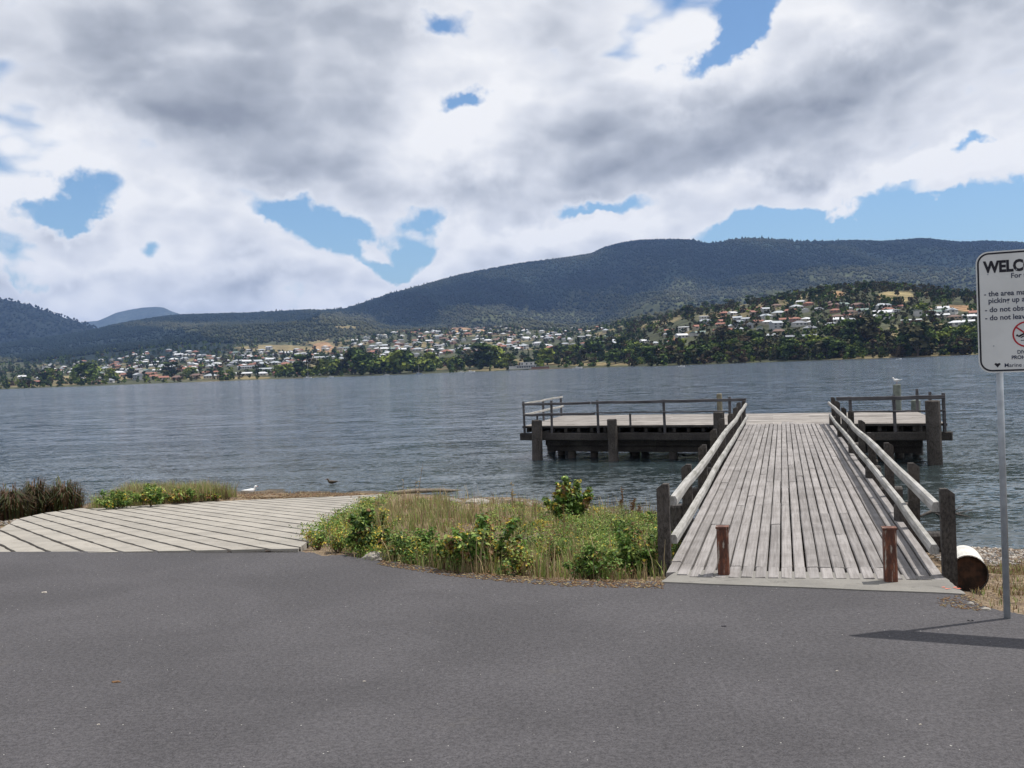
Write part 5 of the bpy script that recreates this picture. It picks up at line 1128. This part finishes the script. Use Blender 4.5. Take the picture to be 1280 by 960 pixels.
# ------------------------------------------------------------------ houses
def cm(name, col, rough=.8, island=0): return plain(name, col, rough=rough, var=.12, scale=.5)
WALLS = {'white': cm('white_wall', (.50, .49, .46)), 'cream': cm('cream_wall', (.40, .36, .29)), 'brick': cm('brick_wall', (.26, .15, .11)), 'grey': cm('grey_wall', (.36, .37, .38)), 'tan': cm('tan_wall', (.38, .30, .22))}
ROOFS = {'white': cm('white_roof', (.56, .57, .59), .5), 'silver': cm('silver_roof', (.36, .385, .41), .4), 'red': cm('terracotta_roof', (.27, .125, .09)), 'brown': cm('brown_roof', (.16, .105, .085)), 'grey': cm('grey_roof', (.21, .22, .245)), 'green': cm('green_roof', (.17, .22, .20))}
M_win = plain('window_glass', (.035, .045, .055), rough=.12, spec=.6, var=.1)
def house_proto(w_, d_, h_, rh, wall, roof, style, storeys=1):
    e = empty('house'); mb_ = MB(); H_ = h_ * storeys; mb_.box((0, 0, H_ / 2 - 1.0), (w_ / 2, 0, 0), (0, d_ / 2, 0), (0, 0, H_ / 2 + 1.0))
    if style == 'gable': mb_.add([(-w_ / 2 + .01, -d_ / 2, H_), (-w_ / 2 + .01, d_ / 2, H_), (-w_ / 2 + .01, 0, H_ + rh), (w_ / 2 - .01, -d_ / 2, H_), (w_ / 2 - .01, d_ / 2, H_), (w_ / 2 - .01, 0, H_ + rh)], [(0, 2, 1), (3, 4, 5)])
    if style == 'ell': mb_.box((w_ * .28, -d_ * .62, h_ / 2 - 1.0), (w_ * .2, 0, 0), (0, d_ * .25, 0), (0, 0, h_ / 2 + 1.0))
    mb_.build('wall', WALLS[wall], e); mb_ = MB(); ov = .6; W2 = w_ / 2 + ov; D2 = d_ / 2 + ov; z = H_ - .05
    if style == 'flat': mb_.add([(-W2, -D2, z), (W2, -D2, z), (W2, D2, z + .9), (-W2, D2, z + .9), (-W2, -D2, z + .35), (W2, -D2, z + .35), (W2, D2, z + 1.25), (-W2, D2, z + 1.25)], [(3, 2, 1, 0), (4, 5, 6, 7), (0, 1, 5, 4), (1, 2, 6, 5), (2, 3, 7, 6), (3, 0, 4, 7)])
    else:
        ri = D2 * .9 if style in ('hip', 'ell') else 0
        def gb(cx, cy, W2, D2, ri, rh): mb_.add([(cx - W2, cy - D2, z), (cx + W2, cy - D2, z), (cx + W2, cy + D2, z), (cx - W2, cy + D2, z), (cx - W2 + ri, cy, z + rh), (cx + W2 - ri, cy, z + rh)], [(0, 1, 5, 4), (2, 3, 4, 5), (1, 2, 5), (3, 0, 4), (3, 2, 1, 0)])
        gb(0, 0, W2, D2, ri, rh)
        if style == 'ell': mb_.add([(w_ * .28 - w_ * .2 - ov, -d_ * .87 - ov, z), (w_ * .28 + w_ * .2 + ov, -d_ * .87 - ov, z), (w_ * .28 + w_ * .2 + ov, 0, z), (w_ * .28 - w_ * .2 - ov, 0, z), (w_ * .28, -d_ * .87 - ov + 1, z + rh * .8), (w_ * .28, 0, z + rh * .8)], [(0, 1, 4), (1, 2, 5, 4), (3, 0, 4, 5)])
    rf = mb_.build('roof', ROOFS[roof], e)
    n_ = max(2, int(w_ / 4.0))
    for s_ in range(storeys):
        for k in range(n_):
            x = -w_ / 2 + w_ * (k + .5) / n_; mb_ = MB()
            if style == 'ell' and x > w_ * .05: yy = -d_ * .87
            else: yy = -d_ / 2
            mb_.box((x, yy - .03, h_ * s_ + h_ * .55), (min(1.1, w_ / n_ * .32), 0, 0), (0, .04, 0), (0, 0, h_ * .24)); mb_.build('window', M_win, e)
    KIDS[e.name] = list(e.children); return e
HP = []
for wall, roof, style, st, w_, d_ in (('white', 'white', 'gable', 1, 13, 8), ('cream', 'silver', 'hip', 1, 14, 9), ('brick', 'red', 'hip', 1, 14, 9), ('brick', 'brown', 'ell', 1, 15, 9), ('white', 'grey', 'hip', 1, 13, 9), ('white', 'white', 'flat', 2, 12, 8),
                                      ('cream', 'red', 'gable', 1, 13, 8), ('grey', 'silver', 'gable', 2, 11, 8), ('tan', 'brown', 'hip', 1, 14, 9), ('white', 'silver', 'ell', 1, 14, 9), ('white', 'green', 'gable', 1, 12, 8), ('cream', 'white', 'hip', 1, 15, 9)):
    HP.append((house_proto(w_, d_, 2.8, {'flat': 0, 'gable': 2.2}.get(style, 2.4), wall, roof, style, st), wall, roof, st))
HU = set()
WW = {'white': 'white', 'cream': 'cream', 'brick': 'brick', 'grey': 'grey', 'tan': 'tan'}
def put_house(i, p_, scale, rz, label, group):
    pr = HP[i][0]; o_ = pr if i not in HU else copy_tree(pr); HU.add(i)
    o_.location = (p_[0], p_[1], p_[2] + .4); o_.rotation_euler = (0, 0, rz); o_.scale = (scale,) * 3; tag(o_, label, 'house', group); return o_
placed = []
def houses(n_, poly, wts, reg, gapx, gapy, scale, parts_=True):
    xs = [a for a, b in poly]; yy = [b for a, b in poly]; k = 0
    for tries in range(n_ * 40):
        if k >= n_: break
        x = R.uniform(min(xs), max(xs)); y = R.uniform(min(yy), max(yy))
        if not in_poly(np.array([x]), np.array([y]), poly)[0]: continue
        if any(abs(x - a) < gapx and abs(y - b) < gapy for a, b in placed): continue
        p = fh(x, y)
        if p is None: continue
        placed.append((x, y)); k += 1; i = int(R.choice(len(HP), p=np.array(wts) / sum(wts))); _, wl, rf, st = HP[i]
        put_house(i, p, scale * R.uniform(.85, 1.2), R.choice([0, .3, -.3, 1.4, .6, -.7]) + R.uniform(-.15, .15), f'small {wl}-walled house with a {rf} roof {reg}', f'{wl}-walled {rf}-roofed houses {reg}')
A_W = (5, 4, 2, 1, 3, 2, 2, 3, 1, 4, 1, 4); B_W = (3, 3, 4, 3, 3, 2, 4, 3, 3, 2, 1, 2)
specials = []
def special(px, py, w_, d_, hh, rh, wall, roof, style, st, rz, label, name='house', cat='house'):
    p = fh(px, py)
    if p is None: return
    e = house_proto(w_, d_, hh, rh, wall, roof, style, st); e.name = name; e.location = (p[0], p[1], p[2] + .3); e.rotation_euler = (0, 0, rz); tag(e, label, cat); placed.append((px, py))
special(1194, 412.5, 13, 9, 3.0, 1.8, 'white', 'white', 'hip', 2, -.4, 'two storey white house with balconies just left of the sign'); special(1209, 411, 9, 8, 3.0, 1.5, 'white', 'white', 'gable', 2, -.4, 'white wing house with a pale roof touching the sign edge')
special(1137, 405, 17, 7, 3.0, .5, 'brick', 'white', 'flat', 1, -.3, 'dark-walled pavilion with a flat white roof on the right hill', 'pavilion', 'pavilion'); special(1170, 398, 20, 8, 2.6, 1.5, 'cream', 'white', 'gable', 1, -.3, 'long low building with a white roof above the dry grass slope')
special(1106, 398, 12, 14, 2.6, 2.6, 'white', 'white', 'gable', 2, -.5, 'house with a brilliant white steep roof, brightest on the right hill'); special(1099, 393, 13, 8, 2.6, 1.2, 'white', 'white', 'gable', 1, -.2, 'white-roofed house just above the brilliant white roof')
special(835, 441, 26, 9, 3.0, 2.6, 'brick', 'brown', 'hip', 1, .1, 'long brown-roofed brick house on the point above the rocks'); special(1092, 399, 8, 7, 2.4, 2.0, 'white', 'white', 'hip', 1, 0, 'little white-roofed house left of the brilliant white roof')
special(1000, 425, 26, 9, 2.8, 1.6, 'grey', 'grey', 'gable', 1, -.25, 'long grey shed-like house on the right hill slope'); special(1052, 421, 12, 8, 2.6, 2.2, 'cream', 'red', 'hip', 1, .3, 'red-roofed house tucked in the trees of the right bank'); special(958, 424, 16, 9, 2.8, 1.8, 'cream', 'silver', 'gable', 1, 0, 'wide house with a silver roof behind the green paddock')
special(945, 423, 13, 8, 2.8, 1.8, 'tan', 'brown', 'hip', 1, 0, 'tan house at the left corner of the green paddock')
for px, py, w_, wl, rf, where in ((300, 470, 30, 'cream', 'white', 'on the flat left of the moored sailing boat'), (262, 468, 24, 'cream', 'red', 'right of the lone dark shore tree'), (330, 464, 26, 'white', 'silver', 'above the shore left of the sailing boat'), (172, 470, 60, 'tan', 'red', 'behind the bare strip on the far left shore'), (40, 480, 22, 'brick', 'red', 'between trees on the far left shore'),
    (12, 482, 20, 'brick', 'red', 'at the extreme left of the far shore'), (240, 466, 20, 'white', 'white', 'just above the lone dark shore tree'), (196, 465, 16, 'white', 'white', 'left above the lone dark shore tree'), (308, 461, 34, 'white', 'grey', 'up behind the flat left shore'), (432, 455, 30, 'cream', 'red', 'behind the dense shore grove'), (520, 456, 26, 'brick', 'red', 'right of the dense shore grove'),
    (400, 449, 26, 'white', 'silver', 'high behind the sailing boat mast'), (720, 452, 18, 'tan', 'red', 'under the dark pines behind the beach'), (780, 440, 28, 'cream', 'red', 'just above the beach end'), (786, 436, 24, 'cream', 'red', 'upper of the two red roofs above the beach end')):
    special(px, py, w_, 10, 3.2, 2.0, wl, rf, 'gable', 1, R.uniform(-.15, .15), f'long {wl}-walled {rf}-roofed building {where}', 'long_building', 'building')
houses(66, [(785,440),(800,425),(860,408),(900,392),(960,385),(1010,378),(1075,384),(1085,400),(1040,415),(950,420),(890,424),(850,430)], B_W, 'on the right hill', 9, 3.4, .82)
houses(14, [(1040,380),(1110,385),(1220,390),(1225,402),(1130,396),(1060,395)], A_W, 'high on the right hill near the sign', 9, 3.5, .85)
houses(80, [(440,425),(500,414),(560,413),(640,412),(720,411),(760,415),(770,440),(640,446),(560,450),(480,450),(440,440)], A_W, 'in the middle suburb below the mountain', 7.5, 2.2, 1.15)
houses(72, [(20,474),(60,462),(140,452),(210,442),(330,437),(440,434),(450,452),(340,460),(200,466),(60,476)], A_W, 'in the left suburb across the water', 8, 2.4, 1.2)
houses(24, [(-5,484),(120,476),(320,468),(640,452),(700,449),(700,456),(520,463),(300,474),(100,481)], B_W, 'close to the far shore', 11, 2.5, 1.1)
# remaining far roofs, too many and too small to tell apart
def roof_mass(n_, poly):
    vs = MB(); xs = [a for a, b in poly]; yy = [b for a, b in poly]; k = 0
    while k < n_:
        x = R.uniform(min(xs), max(xs)); y = R.uniform(min(yy), max(yy))
        if not in_poly(np.array([x]), np.array([y]), poly)[0]: continue
        p = fh(x, y)
        if p is None: continue
        k += 1; a = R.uniform(0, 3.1); w_, d_ = R.uniform(5, 7.5), R.uniform(3.5, 4.5); U_ = np.array([math.cos(a), math.sin(a), 0]); V_ = np.array([-U_[1], U_[0], 0]); h_ = R.uniform(2.6, 4.5)
        mi = R.integers(0, 3); ri = R.integers(3, 8); vs.box(p + Z1 * (h_ / 2), U_ * w_, V_ * d_, Z1 * (h_ / 2 + .5), mi)
        q_ = [p + Z1 * (h_ + .45) + U_ * i * (w_ + .5) + V_ * j * (d_ + .5) for i, j in ((-1, -1), (1, -1), (1, 1), (-1, 1))] + [p + Z1 * (h_ + 2.4) + U_ * i * (w_ - 3) for i in (-1, 1)]
        vs.add(q_, [(0, 1, 5, 4), (2, 3, 4, 5), (1, 2, 5), (3, 0, 4)], ri)
    o_ = vs.build('distant_houses', [WALLS['white'], WALLS['cream'], WALLS['brick'], ROOFS['white'], ROOFS['silver'], ROOFS['red'], ROOFS['grey'], ROOFS['white']]); tag(o_, 'tiny far roofs crowding the back of the suburbs under the mountain', 'houses', kind='stuff')
roof_mass(330, [(40,470),(60,456),(140,446),(215,438),(330,440),(440,432),(480,416),(520,411),(600,409),(740,409),(760,414),(760,434),(600,440),(440,452),(300,460),(120,468)])
# ------------------------------------------------------------------ boat shed / marina building, piers, boats
M_hull = plain('white_hull', (.70, .70, .69), var=.1, rough=.35); M_hull2 = plain('blue_hull', (.10, .16, .26), var=.1, rough=.35); M_mast = plain('mast_alloy', (.55, .55, .55), var=.1, metal=.4)
def wpt(px, d): return np.array([PD(px, 460, d)[0], d, WZ])
b0 = wpt(655, 1120); bs = empty('marina_building', b0, -.05); tag(bs, 'white two storey marina building on piles over the water', 'building'); bs.scale = (.6, 1.0, 1.0)
mb = MB()
for k in range(9): mb.tube([(-26 + k * 6.5, -4, -2), (-26 + k * 6.5, -4, 1.2)], .25, 6)
mb.build('piles', M_dark, bs); mb = MB(); mb.box((0, 0, 1.35), (28, 0, 0), (0, 6, 0), (0, 0, .2)); mb.build('platform', WALLS['grey'], bs)
mb = MB(); mb.box((4, 1, 3.2), (17, 0, 0), (0, 4.5, 0), (0, 0, 1.65)); mb.box((6, 2, 6.4), (12, 0, 0), (0, 3.4, 0), (0, 0, 1.5)); mb.box((-19, 1, 2.9), (7, 0, 0), (0, 4, 0), (0, 0, 1.35)); mb.build('wall', WALLS['white'], bs)
mb = MB(); mb.box((4, 1, 5.0), (18.5, 0, 0), (0, 5.5, 0), (0, 0, .13)); mb.box((6, 2, 8.1), (13, 0, 0), (0, 4.3, 0), (0, 0, .15)); mb.box((-19, 1, 4.4), (7.6, 0, 0), (0, 4.6, 0), (0, 0, .13)); mb.build('roof', ROOFS['white'], bs)
for k in range(8):
    mb = MB(); mb.box((-10.5 + k * 4.1, -3.53, 3.3), (1.5, 0, 0), (0, .05, 0), (0, 0, .8)); mb.build('window', M_win, bs)
for k in range(3):
    mb = MB(); mb.box((-3 + k * 8.0, -1.43, 6.4), (1.4, 0, 0), (0, .05, 0), (0, 0, .75)); mb.build('window', M_win, bs)
pr = empty('pontoon', wpt(690, 1085), -.1); tag(pr, 'long tan pontoon with low sheds right of the marina building', 'pontoon')
mb = MB(); mb.box((0, 0, .5), (24, 0, 0), (0, 2, 0), (0, 0, .35)); mb.build('deck', WALLS['tan'], pr); mb = MB(); mb.box((-12, 0, 1.9), (9, 0, 0), (0, 1.6, 0), (0, 0, 1.05)); mb.build('shed', WALLS['brick'], pr)
mb = MB(); mb.box((-12, 0, 3.1), (9.6, 0, 0), (0, 2.1, 0), (0, 0, .12)); mb.build('roof', ROOFS['silver'], pr)
def boat(px, d, ln, rz, label, hull, mast=0, cabin=True):
    e = empty('sailing_boat' if mast else 'motor_boat', wpt(px, d), rz); tag(e, label, 'boat'); mb_ = MB(); k = ln
    secs = [(-.5, .13, .10), (-.25, .16, .10), (.05, .165, .10), (.3, .11, .12), (.5, .012, .145)]
    vs = []
    for x, b_, h_ in secs: vs += [(x * k, -b_ * k, h_ * k), (x * k, -b_ * k * .7, -.02 * k), (x * k, 0, -.05 * k), (x * k, b_ * k * .7, -.02 * k), (x * k, b_ * k, h_ * k)]
    mb_.add(vs, [(i * 5 + j, i * 5 + 5 + j, i * 5 + 6 + j, i * 5 + 1 + j) for i in range(4) for j in range(4)] + [(i * 5, i * 5 + 4, i * 5 + 9, i * 5 + 5) for i in range(4)] + [(0, 1, 2, 3, 4)]); mb_.build('hull', hull, e)
    if cabin: mb_ = MB(); mb_.box((-.02 * k, 0, .14 * k), (.16 * k, 0, 0), (0, .09 * k, 0), (0, 0, .05 * k)); mb_.build('cabin', M_hull, e); mb_ = MB(); mb_.box((.02 * k, 0, .15 * k), (.13 * k, 0, 0), (0, .0925 * k, 0), (0, 0, .015 * k)); mb_.build('window', M_win, e)
    if mast: mb_ = MB(); mb_.tube([(.06 * k, 0, .1 * k), (.06 * k, 0, mast)], .12, 6); mb_.tube([(.06 * k, 0, .26 * k), (-.38 * k, 0, .25 * k)], .10, 6); mb_.build('mast', M_mast, e)
boat(384, 1130, 9, .2, 'white sailing boat with a bare tall mast moored off the far shore trees', M_hull, 16); boat(413, 1160, 7, -.2, 'small white motor boat moored right of the sailing boat', M_hull)
boat(588, 1040, 9, .3, 'white motor boat moored left of the marina building', M_hull); boat(576, 1080, 6, 2.9, 'smaller white boat beside the motor boat left of the marina', M_hull); boat(483, 1150, 6, 0, 'low white boat moored off the dense shore grove', M_hull)
boat(722, 990, 9, .2, 'white launch moored at the pontoon end', M_hull); boat(523, 1120, 7, .3, 'blue-hulled boat with a mast below the brown-roofed houses', M_hull2, 11)
boat(1124, 560, 3.2, .3, 'tiny white dinghy alone on the open water below the right bank', M_hull, 0, False)
boat(852, 640, 4, .2, 'small pale runabout off the rocky point', M_hull)
# ------------------------------------------------------------------ air
hz = MB(); hz.box((0, 9000, 520), (14500, 0, 0), (0, 9800, 0), (0, 0, 570)); ho = hz.build('haze', None) if False else None
me = bpy.data.meshes.new('haze'); me.from_pydata(hz.v, [], hz.f); me.update(); zt_ = float(max(TZ.max(), ME[2].max(), LH[2].max())) + 25
for v in me.vertices: v.co.z = -6.0 if v.co.z < 0 else zt_
hm = bpy.data.materials.new('haze'); hm.use_nodes = True; n = NT(hm.node_tree); out = n.n('OutputMaterial'); pv = n.n('VolumePrincipled'); pv.inputs['Density'].default_value = 4.0e-5; pv.inputs['Color'].default_value = (.32, .52, .98, 1); pv.inputs['Anisotropy'].default_value = 0.0
n.l(pv.outputs[0], out.inputs['Volume']); me.materials.append(hm); ho = bpy.data.objects.new('haze', me); C.objects.link(ho); tag(ho, 'thin blue air between the camera and the mountains', 'haze', kind='stuff')
print('haze top', zt_, 'trees', NT_[0], 'houses', len(placed))
